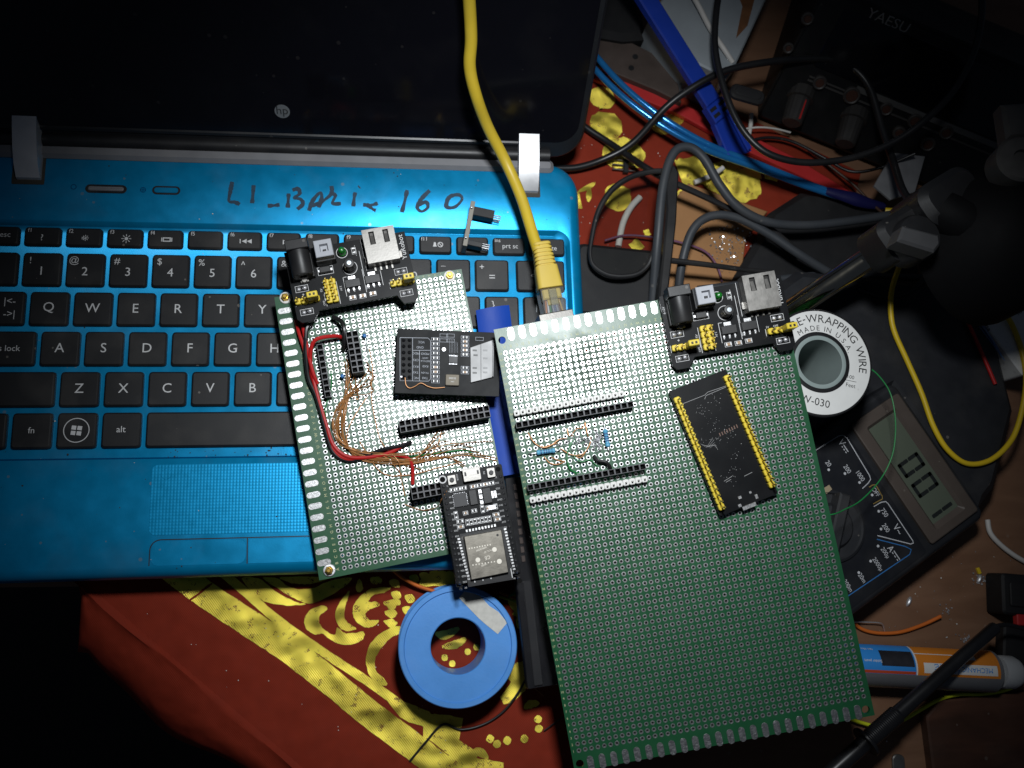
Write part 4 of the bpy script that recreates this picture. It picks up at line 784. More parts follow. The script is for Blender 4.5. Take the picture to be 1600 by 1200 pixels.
# shield can on its sub-board
b = MB(); m0 = [lo(250, 650, .8), lo(610, 585, .8), lo(692, 1020, .8), lo(322, 1082, .8)]; b.prism(m0, .05, .85, .05); md = b.build('radio_board', BLK, mc)
can = [lo(286, 668, 3), lo(592, 612, 3), lo(652, 962, 3), lo(346, 1024, 3)]
b = MB(); b.prism(can, .85, 3.1, .25); cn = b.build('shield_can', CAN, md, 30)
b = MB()
for x, y, r_ in ((400, 860, .95), (575, 872, 1.0), (535, 775, .95)): q = lo(x, y, 3.1); b.flat(circ(q[0], q[1], r_, 18), 3.12)
for tx, x, y, s_ in (('CE', 478, 842, 2.0), ('FCC ID', 480, 790, 1.0), ('WROOM', 430, 770, 1.1), ('WIFI', 450, 900, 1.2)): q = lo(x, y, 3.1); b.text(tx, s_, q[0], q[1], 3.12, R(190))
for y, x0, x1 in ((768, 330, 500), (902, 360, 560)):
    for k in range(9): q = lo(x0+(x1-x0)*k/8, y-k*4, 3.1); b.box(q[0]-.2, q[1]-.25, 3.1, q[0]+.25, q[1]+.25, 3.115)
q = lo(560, 658, 3.1); b.flat(circ(q[0], q[1], .5, 12), 3.125, 1); b.build('shield_marking', [mat('laser_mark', (.72, .68, .60), .6, .5), BLK], cn)
b = MB()
for k in range(10): q = lo(310+k*25.5, 625-k*5, .9); b.box(q[0]-.4, q[1]-.5, .8, q[0]+.4, q[1]+.6, 1.1, .05)
for k in range(14):
    q = lo(245+k*6.2, 690+k*25, .9); b.box(q[0]-.55, q[1]-.4, .8, q[0]+.55, q[1]+.4, 1.1, .05); q = lo(622+k*5.6, 610+k*25, .9); b.box(q[0]-.55, q[1]-.4, .8, q[0]+.55, q[1]+.4, 1.1, .05)
b.build('castellated_pads', TIN, md)
b = MB(); b.ribbon([lo(668, 930, .85), lo(682, 1005, .85)], .35, .88); 
for k in range(3): q = lo(375+k*66, 1035-k*14, .85); b.box(q[0]-.25, q[1]-.4, .84, q[0]+.25, q[1]+.4, .88)
b.build('antenna_trace', SILK, md)
b = MB()
for k in range(19):
    for x in (1.3, Wd-1.3): b.lathe([(.75, .02), (.5, .5), (.2, .9), (.01, 1.0)], 10, T=Matrix.Translation((x, -5.2-k*2.3, 0)))
b.build('solder_joints', mat('grey_solder', (.26, .26, .27), .35, .9), mc)
b = MB(); rnd = random.Random(9)
pn = ['3V3', 'EN', 'VP', 'VN', 'D34', 'D35', 'D32', 'D33', 'D25', 'D26', 'D27', 'D14', 'D12', 'D13', 'GND', 'VIN', 'D23', 'D22', '5V']
for k in range(19): b.text(pn[k], .95, 3.3, -5.2-k*2.3, .03, R(180)); b.text(pn[18-k], .95, Wd-3.3, -5.2-k*2.3, .03, R(180))
q = lo(232, 185); b.text('BOOT', .95, q[0], q[1], .03, R(90)); q = lo(450, 150); b.text('EN', .95, q[0], q[1], .03, R(90)); silkring(b, *lo(112, 205), 1.4, .5); b.build('silkscreen', SILK, mc)
b = MB(); q = lo(740, 1030); 
for q in (lo(112, 205), lo(565, 120), lo(740, 1030)): b.flat(circ(q[0], q[1], 1.0, 16), .034)
b.build('mounting_hole', HOLE, mc)

# ------------------------------------------------------------------ dev board lying on its face on the big board
z = Z(770, 440, 3.157)
HU = 4.0
FU = Fin(FB, z(868, 542), z(1150, 432), HU)
ud = thing('development_board', 'black development board lying face down with two rows of yellow header pins upward', 'circuit module', FU)
lo = lambda x, y, h=0.0: L(FU, *z(x, y), h)
p4 = [(0, 0), lo(1150, 432), lo(1420, 1030), lo(1137, 1163)]
W4 = (Vector(p4[1])-Vector(p4[0])).length; H4 = -(p4[2][1]+p4[3][1])/2; print('dev', p4, W4, H4)
b = MB(); b.rbox(0, -H4, -1.6, W4, 0, 0, .8, .05); b.build('circuit_board', PCBB, ud)
b = MB(); b.rbox(4, -H4+10, -HU+.3, W4-4, -8, -1.65, .8, .1); b.build('component_side', BLKM, ud)
for x, nm in ((1.5, 0), (W4-1.5, 1)):
    y0 = lo(890, 592, 2)[1] if nm == 0 else lo(1172, 470, 2)[1]
    o = pinrow(ud, x, min(y0, -1.4), 19, YEL, 'yellow_pin_row', pin=6.2, rot=R(-90), pinm=mat('gilt_pin', (.78, .62, .16), .3, .9))
b = MB(); rnd = random.Random(21)
def sl(*pts, wd=.16): b.ribbon([lo(*q) for q in pts], wd, .03)
sl((918, 610), (1045, 560), (1060, 545), (1150, 515)); sl((1045, 580), (1052, 562), (1150, 520))
for k in range(6): sl((1025+k*9, 800+k*4), (1055+k*8, 800-k*3+18), (1085+k*5, 770+k*12), wd=.09)
for _ in range(130):
    x, y = rnd.choice([(1030, 640), (1100, 580), (1080, 690), (1160, 740), (1100, 760), (1010, 780), (1200, 850), (1180, 960)]); q = lo(x+rnd.gauss(0, 22), y+rnd.gauss(0, 22)); r_ = rnd.uniform(.05, .16); b.flat(circ(q[0], q[1], r_, 6), .031)
sl((1140, 985), (1180, 960)); sl((1150, 990), (1175, 975)); sl((1240, 960), (1280, 940))
b.build('silkscreen', mat('silkscreen_dim', (.30, .30, .30), .6), ud)
b = MB()
for x, y, a, c in ((1265, 1108, 2.9, .8), (1218, 1065, .7, .6), (1300, 1060, .6, .9), (1270, 1040, .5, .5), (1218, 1105, .7, .6)): q = lo(x, y); b.box(q[0]-a, q[1]-c, .02, q[0]+a, q[1]+c, .35, .1)
b.build('connector_pads', TIN, ud)
b = MB()
for k in range(8): q = lo(1120+k*12, 755+k*-6); b.box(q[0]-.2, q[1]-.7, .02, q[0]+.2, q[1]+.7, .12)
b.build('chip_pads', mat('pad_brown', (.16, .10, .08), .4, .5), ud)
def cable(name, label, cat, pts, r, m, k=10, n=12, group=None, sq=1.0):
    b = MB(); b.tube(smooth([P(*q) for q in pts], k), r, n, sq=sq); return tag(b.build(name, m), label, cat, group)
# ------------------------------------------------------------------ yellow network cable
ec = thing('network_cable', 'yellow network cable with a clear plug, hanging in front of the dark screen', 'cable', frame(P(848, 440, 52), (1, 0, 0), UP))
INV = Matrix.Translation(-P(848, 440, 52))
b = MB(); b.tube([INV @ q for q in smooth([P(*q) for q in [(728, -60, 112), (733, 0, 98), (736, 60, 86), (734, 105, 77), (744, 150, 68), (762, 198, 55), (790, 253, 44), (814, 308, 42), (832, 365, 44), (841, 392, 45)]], 10)], 2.55, 16); b.build('cable_jacket', JACK, ec)
FBt = F2((845, 382), (859, 452), 44); FP_ = F2((859, 450), (868, 494), 43)
b = MB(); A = INV @ FBt; Lb = (P(845, 382, 44)-P(859, 452, 44)).length
prof = [(-.3, 3.7, 3.3)]+[q for k in range(6) for q in ((k*1.75+.1, 4.0+k*.11, 3.6), (k*1.75+1.15, 4.0+k*.11, 3.6), (k*1.75+1.2, 3.5+k*.1, 3.2), (k*1.75+1.7, 3.5+k*.1, 3.2))]+[(10.8, 4.9, 4.0), (Lb, 5.5, 4.2), (Lb+.2, 5.2, 3.9)]
b.loft([[(x, y, zz) for y, zz in rr(-w_, -h_, w_, h_, 1.8, 4)] for x, w_, h_ in prof], T=A); bt = b.build('cable_boot', BOOT, ec, 25)
A = INV @ FP_
b = MB(); b.box(-1.5, -5.6, -3.6, 13.5, 5.6, 3.6, .5, T=A); b.box(1.5, -1.8, 3.6, 12.5, 1.8, 4.3, .3, T=A); b.build('plug', CLEAR, ec)
b = MB(); b.box(-1, -4.2, -2.4, 5.5, 4.2, 2.4, .6, T=A); b.box(5.4, -2.4, -1.5, 8, 2.4, 1.5, .4, T=A); b.build('cable_core', BOOT, ec)
wc = [(.42, .13, .02), (.55, .55, .55), (.02, .22, .06), (.55, .55, .55), (.02, .07, .3), (.5, .5, .5), (.2, .08, .03), (.45, .3, .1)]
for k in range(8):
    b = MB(); b.tube([A @ Vector((5.5, -3+k*.86, 0)), A @ Vector((13, -3.9+k*1.1, .4))], .42, 8); b.build('conductor', mat('conductor_%d' % k, wc[k], .45), ec)
FJ = F2((838, 498), (893, 488), 42)
b = MB(); b.box(0, -14, -6.5, 15.2, 0, 6.0, .3); b.box(.6, .02, -5.6, 14.6, .3, 5.2, .1, 1)
tag(b.build('network_jack', [STEEL, BLK]), 'shiny metal network socket behind the bigger perfboard, receiving the yellow cable plug', 'socket').matrix_world = mm(FJ)

# ------------------------------------------------------------------ little bracket-shaped adapter on the laptop
FA = F2((722, 388), (735, 319), 30)
ad = thing('pin_adapter', 'small bracket-shaped circuit adapter with two black pin headers, standing on the laptop above the keys', 'adapter', FA)
La = (P(722, 388, 30)-P(735, 319, 30)).length
b = MB(); b.box(0, -2.0, -5.5, La, 0, 4.0, .15); b.build('circuit_board', mat('board_edge', (.24, .225, .19), .5), ad)
for x0, x1, y1, t_ in ((.8, 6.2, -8.6, .0), (La-6.3, La-.9, -11.4, .0)):
    b = MB(); b.box(x0+.6, y1, -2.4, x1-.6 if y1 < -10 else x1-2.4, -1.65, 2.2, .2); h_ = b.build('pin_header', BLK, ad)
    b = MB()
    for k in range(3):
        b.box(x0+.8+k*.95, y1-3.4, .6, x0+1.25+k*.95, y1+.2, 1.05, .08); b.box(x0+.8+k*.95, y1-3.0, -1.6, x0+1.25+k*.95, y1+.2, -1.15, .08)
    b.build('header_pins', TIN, h_)
    b = MB(); b.lathe([(.5, 0), (.3, .4), (.01, .5)], 8, T=Matrix.Translation(((x0+x1)/2, -.8, 5))); b.build('solder_joints', TIN2, ad)

# ------------------------------------------------------------------ blue solder reel
c0 = P(716, 1010, 25); rad = (P(809, 1010, 25)-P(623, 1010, 25)).length/2
sr = thing('solder_reel', 'pale blue plastic reel with a scuffed white sticker, standing on the tablecloth', 'reel', frame(Vector((c0.x, c0.y, 1.2)), (1, 0, 0), UP))
H = 23.8; ri = rad*.46
b = MB(); b.lathe([(ri, 1), (rad-1, 0), (rad, .6), (rad, 2.6), (rad-1, 3.2), (ri+3.4, 3.4), (ri+3.0, H-3.4), (rad-1, H-3.2), (rad, H-2.4), (rad, H-.6), (rad-.4, H), (rad-2.2, H), (rad-2.6, H-.7), (ri+.4, H-.7), (ri, H-1.1)], 96, closed=True); b.build('flanges', SPOOLB, sr, 30)
b = MB(); b.lathe([(ri+3.1, 3.5), (rad-4, 3.6), (rad-4, H-3.6), (ri+3.1, H-3.5)], 64, closed=True); b.build('solder_coil', TIN2, sr)
b = MB(); stk = [P(*q, 25)-Vector((c0.x, c0.y, 0)) for q in ((717, 934), (726, 924), (740, 927), (751, 932), (765, 947), (779, 956), (793, 973), (778, 991), (757, 974), (748, 966))]; b.prism([(q.x, q.y) for q in stk], H-.72, H-.5, .03); b.build('sticker', PAPER, sr)

# ------------------------------------------------------------------ wire-wrapping wire reel
zt = 63; c0 = P(1281, 566, zt); rad = (P(1361, 566, zt)-P(1281, 566, zt)).length
wr = thing('wire_reel', 'white labelled reel of thin green wrapping wire, beside the upright chrome rod', 'reel', frame(Vector((c0.x, c0.y, 25)), (1, 0, 0), UP))
H = zt-25; ri = rad*.50
b = MB(); b.lathe([(ri, 0), (rad, 0), (rad+.4, .4), (rad+.4, 2), (rad, 2.4), (ri+2.6, 2.6), (ri+2.4, H-2.6), (rad, H-2.4), (rad+.4, H-2), (rad+.4, H-.4), (rad, H), (ri+1.5, H), (ri+1.4, H+.05), (ri, H+.05)], 96, closed=True); b.build('flanges', BLK, wr, 30)
b = MB(); b.lathe([(ri-1.8, -.1+.3), (ri-.05, .2), (ri-.05, H+.4), (ri-.9, H+.6), (ri-1.8, H+.4)], 64, closed=True); b.lathe([(ri-1.9, 3), (.01, 3)], 48); b.build('hub_tube', TUBEG, wr)
b = MB(); b.lathe([(ri+2.6, 2.7), (rad-2.5, 2.7), (rad-2.5, H-2.7), (ri+2.6, H-2.7)], 64, closed=True); b.build('wire_coil', GRNW, wr)
b = MB(); b.lathe([(ri+1.7, H+.02), (ri+1.7, H+.12), (rad-.6, H+.12), (rad-.6, H+.02)], 96, closed=True); lb_ = b.build('reel_label', LABEL, wr, 30)
b = MB(); fw = lambda s: sum((glyphs(c)[3]-glyphs(c)[2] if c != ' ' else .28)+.11 for c in s)
def arc(s, size, r, mid, flip=1, tr=1.0):
    tot = fw(s)*size*tr; a = mid+flip*tot/2/r
    for c in s:
        w_ = ((glyphs(c)[3]-glyphs(c)[2]) if c != ' ' else .28)*size*tr; a -= flip*w_/2/r
        if c != ' ':
            yo = -.36*size if c in '.-' else 0; yo = yo if c == '.' else 0
            b.text(c, size, (r+yo)*math.cos(a), (r+yo)*math.sin(a), H+.15, a-flip*math.pi/2, 0, sx=1.0)
        a -= flip*(w_/2/r+.11*size*tr/r)
rm = (ri+rad)/2
arc('WIRE-WRAPPING WIRE', 5.0, rad-3.9, R(64), 1, .96); arc('MADE IN U.S.A.', 3.2, rad-8.1, R(70), 1, 1.25)
q = P(1330, 595, zt)-c0; b.text('100', 2.3, q.x, q.y+1.6, H+.15, R(-12)); b.ribbon([(q.x-2.4, q.y+.35), (q.x+2.2, q.y-.6)], .2, H+.15); b.text('Feet', 2.5, q.x-.5, q.y-2.0, H+.15, R(-12))
q = P(1278, 627, zt)-c0; b.text('KW-030', 4.6, q.x-2.6, q.y+.4, H+.15, R(-14)); b.build('label_print', PRINT, lb_)
b = MB(); org = Vector((c0.x, c0.y, 25)); b.tube([q-org for q in smooth([P(*q) for q in [(1354, 572, 50), (1372, 586, 50), (1390, 612, 50), (1398, 645, 50), (1399, 680, 49), (1393, 715, 48), (1375, 750, 47), (1345, 782, 50), (1318, 797, 56), (1304, 803, 60), (1285, 806, 60)]], 10)], .3, 8); b.build('loose_wire', GRNW, wr)

# ------------------------------------------------------------------ multimeter
ZM = 25
FMt = F2((1326.5, 665), (1452.8, 851), ZM)            # x along the display's reading direction, y towards the display end
mt = thing('multimeter', 'black digital multimeter with rotary dial, its display reading 001', 'multimeter', FMt)
lo = lambda x, y, h=0.0: L(FMt, x, y, h)
Lx = (P(1326.5, 665, ZM)-P(1452.8, 851, ZM)).length; by = lo(1400, 615.5)[1]
print('meter', Lx, by)
b = MB(); o = rr(-6, -96, Lx+5.5, by+4, 5, 6)
b.loft([[(x, y, -ZM+.3) for x, y in inset(o, 3)], [(x, y, -ZM+4) for x, y in inset(o, .4)], [(x, y, -8) for x, y in o], [(x, y, -2.5) for x, y in inset(o, .4)], [(x, y, -.6) for x, y in inset(o, 1.6)], [(x, y, 0) for x, y in inset(o, 3)]]); b.build('case', METB, mt, 40)
b = MB(); x0, y0, x1, y1 = lo(1358, 672)[0], lo(1358, 672)[1], lo(1490, 790)[0], 0
lc = [lo(*q, 1) for q in ((1358, 674), (1396, 650), (1488, 790), (1450, 815))]
cx0, cy0 = min(q[0] for q in lc), min(q[1] for q in lc); cx1, cy1 = max(q[0] for q in lc), max(q[1] for q in lc)
cx0, cx1, cy0, cy1 = 6.5, Lx-6.5, by*.24, by*.77
fo = rr(0, 0, Lx, by, 1.2, 4); fi = rr(cx0-1.5, cy0-1.5, cx1+2.5, cy1+1.5, 1.2, 4); fj = rr(cx0, cy0, cx1, cy1, .5, 4)
b.loft([[(x, y, -.2) for x, y in fo], [(x, y, 1.7) for x, y in fo], [(x, y, 2.0) for x, y in inset(fo, .5)], [(x, y, 2.0) for x, y in fi], [(x, y, .3) for x, y in fj]], 0, False, False); bz = b.build('display_bezel', METZ, mt, 30)
b = MB(); b.flat([(cx0-.1, cy0-.1), (cx1+.1, cy0-.1), (cx1+.1, cy1+.1), (cx0-.1, cy1+.1)], .35); lcd = b.build('display', LCD, bz)
b = MB()
def seg7(x, y, w_, h, on):
    t = 1.8; g_ = .15
    S = {'a': (x+g_, y+h-t, x+w_-g_, y+h), 'd': (x+g_, y, x+w_-g_, y+t), 'g': (x+g_, y+h/2-t/2, x+w_-g_, y+h/2+t/2), 'f': (x, y+h/2+g_, x+t, y+h-g_), 'e': (x, y+g_, x+t, y+h/2-g_), 'b': (x+w_-t, y+h/2+g_, x+w_, y+h-g_), 'c': (x+w_-t, y+g_, x+w_, y+h/2-g_)}
    for k in on: a = S[k]; c_ = .35; b.flat([(a[0]+c_, a[1]), (a[2]-c_, a[1]), (a[2], a[1]+c_), (a[2], a[3]-c_), (a[2]-c_, a[3]), (a[0]+c_, a[3]), (a[0], a[3]-c_), (a[0], a[1]+c_)], .37)
dh = (cy1-cy0)*.80; dy = cy0+(cy1-cy0)*.10; dw = dh*.6
for k, on in ((0, 'abcdef'), (1, 'abcdef'), (2, 'bc')): seg7(cx0+(cx1-cx0)*(.40+.21*k), dy, dw, dh, on)
b.flat(circ(cx0+(cx1-cx0)*.39+9.5*0, dy+.5, .01, 6), .37); b.build('display_digits', SEG, lcd)
b = MB(); b.rbox(-3, -60, -.1, Lx+2, -3.2, .25, 2, .1); pn_ = b.build('dial_panel', METP, mt)
dc = lo(1300, 822, 2); dr = 16.5
b = MB(); b.lathe([(dr, .2), (dr-.3, 1.4), (dr-1.5, 2.0), (dr-2.2, 1.2), (10.5, 1.2), (9.0, 3.4), (8, 3.6), (.01, 3.6)], 72, T=Matrix.Translation((dc[0], dc[1], 0))); d_ = b.build('dial', METB, mt, 30)
b = MB(); b.box(-2.6, -14.5, 1.2, 2.6, 14.5, 9, .8, T=Matrix.Translation((dc[0], dc[1], 0)) @ Matrix.Rotation(R(40), 4, 'Z')); b.build('dial_grip', METB, d_)
b = MB(); q = lo(1295, 764, 3); b.flat([(q[0]-1.4, q[1]-1.8), (q[0]+1.4, q[1]-1.8), (q[0]+1.2, q[1]+1.8), (q[0]-1.2, q[1]+1.8)], 1.9); b.build('dial_pointer', mat('pointer_tan', (.30, .24, .15), .6), d_)
z = Z(1220, 700, 4.2105); z2 = Z(1220, 440, 3.334); b = MB(); b2 = MB(); b3 = MB()
def ln(bb_, zz, *pts, wd=.38): bb_.ribbon(smooth([lo(*zz(*q), .3)+(0,) for q in pts], 5) if len(pts) > 3 else [lo(*zz(*q), .3) for q in pts], wd, .31)
ln(b, z2, (180, 880), (300, 805)); ln(b, z2, (300, 805), (322, 800), (345, 815)); ln(b, z2, (345, 815), (462, 1010)); ln(b, z2, (462, 1010), (468, 1030), (455, 1050)); ln(b, z2, (455, 1050), (425, 1078))
ln(b, z, (612, 386), (640, 368), (660, 357)); ln(b, z, (660, 357), (690, 352), (705, 365)); ln(b, z, (705, 365), (868, 610)); ln(b, z, (868, 610), (872, 625), (855, 632)); ln(b, z, (855, 632), (636, 576))
ln(b2, z, (632, 600), (820, 648)); ln(b2, z, (820, 648), (858, 668), (848, 700)); ln(b2, z, (848, 700), (445, 972)); ln(b2, z, (445, 972), (300, 1066)); ln(b3, z, (605, 243), (625, 242), (668, 318)); ln(b3, z, (668, 318), (668, 335), (608, 368)); ln(b3, z, (605, 243), (580, 258))
def tx(s, x, y, size, zz=z, rot=0.0): q = lo(*zz(x, y), .3); b.text(s, size, q[0], q[1], .32, rot, sx=.85)
def dt(x, y): q = lo(*z(x, y), .3); b.flat(circ(q[0], q[1], .62, 12), .32)
tx('20', 313, 102, 3.2); tx('200', 438, 138, 3.2); tx('1000', 524, 185, 3.2); tx('OFF', 626, 290, 3.0); tx('750', 682, 425, 3.2); tx('200', 692, 525, 3.2); tx('V~', 770, 535, 4.6); tx('200µ', 685, 690, 3.0); tx('2000µ', 635, 765, 3.0); tx('20m', 536, 855, 3.0); tx('200m', 442, 905, 3.0); tx('A', 724, 662, 4.2); tx('V', 318, 838, 4.8, z2)
for q in ((315, 143), (422, 168), (518, 227), (601, 309), (644, 416), (659, 533), (640, 645), (591, 744), (513, 820)): dt(*q)
q = lo(*z2(334, 872), .3); b.box(q[0]-1.9, q[1]+.4, .3, q[0]+1.9, q[1]+.8, .33)
for k in (-1.5, 0, 1.5): b.box(q[0]+k-.4, q[1]-.7, .3, q[0]+k+.4, q[1]-.3, .33)
q = lo(*z(757, 710), .3); b.box(q[0]-2.4, q[1]+.4, .3, q[0]+2.4, q[1]+.8, .33)
for k in (-1.8, 0, 1.8): b.box(q[0]+k-.45, q[1]-.7, .3, q[0]+k+.45, q[1]-.3, .33)
b.build('panel_print', mat('panel_white', (.50, .51, .53), .6), pn_); b2.build('panel_lines', BLNE, pn_); b3.build('panel_lines', GLNE, pn_)

# ------------------------------------------------------------------ spectacles
gl = thing('spectacles', 'black framed spectacles with folded arms lying behind the bigger perfboard', 'spectacles', frame(P(990, 350, 22), (1, 0, 0), UP))
I_ = Matrix.Translation(-P(990, 350, 22))
def G(nm, pts, r, m, k=8, sq=1.0, n=10): b = MB(); b.tube([I_ @ q for q in smooth([P(*q) for q in pts], k)], r, n, sq=sq); return b.build(nm, m, gl)
rim = [(1044, 268, 24), (1020, 268, 24), (985, 277, 24), (955, 298, 24), (935, 330, 24), (925, 370, 24), (922, 400, 24), (930, 418, 24), (955, 431, 24), (990, 430, 24), (1010, 417, 24), (1020, 395, 25), (1026, 370, 26)]
G('rim', rim, lambda t: .95+.5*(1-t)**4+.3*math.sin(t*6.28)**2, BLK)
b = MB(); b.flat([tuple((I_ @ P(*q)).xy) for q in rim], 2.0); b.flat([tuple((I_ @ P(*q)).xy) for q in rim], 1.6); b.build('lens', LENS, gl)
b = MB(); b.prism([tuple((I_ @ P(*q, 28)).xy) for q in ((1036, 262), (1052, 260), (1059, 272), (1055, 350), (1047, 420), (1040, 480), (1026, 480), (1034, 400), (1040, 330))], 2, 8, .8); b.build('brow_bar', BLK, gl)
G('temple_arm', [(1058, 288, 26), (1100, 307, 25), (1150, 331, 24), (1200, 355, 22), (1238, 385, 20), (1244, 394, 19)], lambda t: 1.6-.5*t, BLK)
G('temple_arm', [(1046, 407, 26), (1100, 413, 25), (1160, 421, 23), (1210, 426, 22)], lambda t: 1.5-.4*t, BLK)

# ------------------------------------------------------------------ cables
cable('grey_cable', 'thick grey rubber cable looping tall beside the spectacles', 'cable', [(1018, 500, 14), (1022, 440, 22), (1028, 370, 30), (1036, 290, 33), (1052, 240, 34), (1076, 230, 34), (1100, 248, 33), (1125, 290, 32), (1155, 325, 30), (1200, 347, 28), (1260, 352, 26), (1330, 345, 26), (1400, 334, 26), (1470, 320, 26)], 2.15, GRYW)
cable('grey_cable', 'thick grey rubber cable bending over the tan board towards the chrome rod', 'cable', [(1060, 500, 10), (1060, 460, 16), (1066, 410, 22), (1082, 360, 25), (1110, 338, 26), (1150, 340, 26), (1200, 365, 25), (1245, 395, 24), (1285, 420, 22), (1320, 440, 20)], 2.1, GRYW)
cable('grey_cable', 'straight grey cable passing behind the upright power supply board', 'cable', [(1090, 452, 12), (1140, 446, 14), (1200, 438, 15), (1280, 430, 16), (1360, 432, 15), (1450, 434, 15)], 1.8, GRYW)
cable('black_cable', 'black cable arching from the laptop corner up and over the blue strip', 'cable', [(860, 262, 6), (900, 262, 6), (945, 248, 8), (990, 222, 14), (1040, 168, 26), (1085, 135, 32), (1130, 112, 35), (1180, 100, 36), (1240, 93, 36), (1300, 93, 36), (1335, 108, 36), (1360, 140, 36), (1378, 200, 36), (1395, 250, 40), (1412, 300, 56), (1440, 335, 70)], 1.75, BLKW)
cable('black_cable', 'short black cable coming out from behind the laptop lid', 'cable', [(880, 160, 3), (910, 195, 4), (950, 222, 6), (985, 246, 12), (1012, 264, 18), (1050, 285, 21)], 1.7, BLKW)
cable('black_cable', 'black cable hanging in a wide loop below the radio', 'cable', [(1125, -20, 44), (1119, 20, 44), (1117, 70, 44), (1126, 120, 44), (1145, 175, 44), (1170, 215, 44), (1205, 242, 44), (1260, 254, 44), (1330, 247, 46), (1390, 225, 50), (1440, 192, 56), (1490, 142, 62), (1522, 80, 66), (1534, 20, 68), (1532, -30, 68)], 1.6, BLKW)
cable('black_cable', 'black cable curving under the yellow wire beside the spool', 'cable', [(1340, 450, 24.5), (1380, 462, 24.5), (1420, 455, 24.5), (1445, 434, 24.5)], 1.4, BLKW)
b = MB(); C1 = [(880, 40, 16), (925, 92, 16), (960, 130, 16), (1000, 165, 16), (1050, 200, 16), (1110, 232, 16), (1180, 258, 16), (1250, 285, 15), (1310, 306, 14)]
for dx, dy in ((-5, 7), (5, -7)): b.tube(smooth([P(x+dx*(1-i/10), y+dy*(1-i/10), h) for i, (x, y, h) in enumerate(C1)], 10), 1.6, 12)
bc = b.build('data_cable', BLUC); tag(bc, 'shiny translucent blue twin data cable crossing the batik cloth', 'cable')
b = MB(); b.tube(smooth([P(*q) for q in [(1290, 298, 15), (1325, 308, 15), (1358, 318, 14), (1382, 322, 12)]], 8), lambda t: 3.6-1.8*abs(2*t-.9), 12, sq=.7); b.build('heat_shrink', SHRK, bc)
b = MB(); b.tube(smooth([P(*q) for q in [(1383, 330, 14), (1400, 330, 16), (1420, 325, 18)]], 6), 1.8, 8); b.build('crimped_end', YELW, bc)
b = MB(); q = [P(*q, 4.5) for q in ((905, 108), (930, 112), (1000, 135), (1072, 165), (1160, 205), (1240, 245), (1330, 300), (1338, 315), (1240, 270), (1150, 228), (1060, 178), (990, 150), (925, 122), (905, 118))]; b.prism([(p.x, p.y) for p in q], 2, 5, .6)
tag(b.build('red_strap', REDP), 'bright red flat plastic strap under the blue data cable', 'strap')
FBc = F2((998, -20), (1118, 170), 42, 22); Lc = (P(998, -20, 33)-P(1118, 170, 33)).length
bs = thing('blue_connector', 'royal blue flat connector lead with a slotted grip, leaning across the grey metal box', 'connector', FBc)
b = MB(); b.box(-14, -4.6, -2, Lc-7, 4.6, 2.2, .7); b.build('flat_lead', BLUP, bs)
b = MB(); b.box(Lc-7, -5.6, -2.4, Lc+2, 5.6, 2.6, .6)
for k in range(2):
    for s_ in (-1, 1): b.box(Lc-5.5+k*3.4, s_*2.9-2.0, 2.3, Lc-3.7+k*3.4, s_*2.9+2.0, 2.68, 0, 1)
b.build('slotted_grip', [BLUP, BLKM], bs)
b = MB(); b.prism([(Lc+2, -6.0), (Lc+21, -9.5), (Lc+24, 3.8), (Lc+2, 7.5)], -2.6, 1.6, .5); b.prism([(Lc+2.2, 2.6), (Lc+22.6, .8), (Lc+22.6, 3.6), (Lc+2.2, 6.2)], 1.4, 3.4, .5); b.build('connector_body', BLUP, bs)
# ------------------------------------------------------------------ radio
BLp = P(1188, 178, 8); BRp = P(1600, 345, 8); xd = (BRp-BLp).normalized(); nd = Vector((xd.y, -xd.x, 0)); up_ = Vector((-nd.x*.62, -nd.y*.62, .78)).normalized(); nz = xd.cross(up_)
FR_ = Matrix(((xd.x, up_.x, nz.x, BLp.x), (xd.y, up_.y, nz.y, BLp.y), (xd.z, up_.z, nz.z, BLp.z), (0, 0, 0, 1)))
rd = thing('radio_transceiver', 'dusty black radio set with knobs and a dark display window, in back', 'radio', FR_)
lo = lambda x, y, h=0.0: L(FR_, x, y, h)
print('radio top', lo(1270, 0), lo(1360, 20))
RH = 66; RW = 150
b = MB(); b.rbox(-1, -2, -120, RW, RH, -.5, 3, 1); b.build('case', RADB, rd)
b = MB(); b.rbox(-.5, -1.5, -2, RW, RH-2, 0, 2.5, .8); fr_ = b.build('front_panel', RADF, rd)
a = lo(1225, 20); w0 = lo(1345, 120); b = MB(); b.rbox(12, 31, -.5, RW-3, 60, .5, 1.5, .3); b.build('display_window', GLASS, fr_)
b = MB(); p0 = lo(1350, 118, 1); p1 = lo(1562, 198, 1); b.box(p0[0], 27.5, -.2, RW-6, 30.4, 1.2, .3); b.build('silver_trim', mat('dusty_trim', (.09, .088, .086), .5, .2, .4, .2, 120, .05, 900, .4), fr_)
b = MB(); b.box(13, 23.6, -.2, RW-6, 24.6, 1.0, .2); b.box(13, 25.5, -.2, 34, 26.4, .9, .2); b.build('trim_strip', mat('trim_grey', (.045, .042, .04), .5), fr_)
b = MB(); q = lo(1388, 32, .2); b.text('YAESU', 6.4, q[0], q[1], .05, 0, sx=1.15); b.build('maker_lettering', mat('lettering_grey', (.22, .21, .20), .5), fr_)
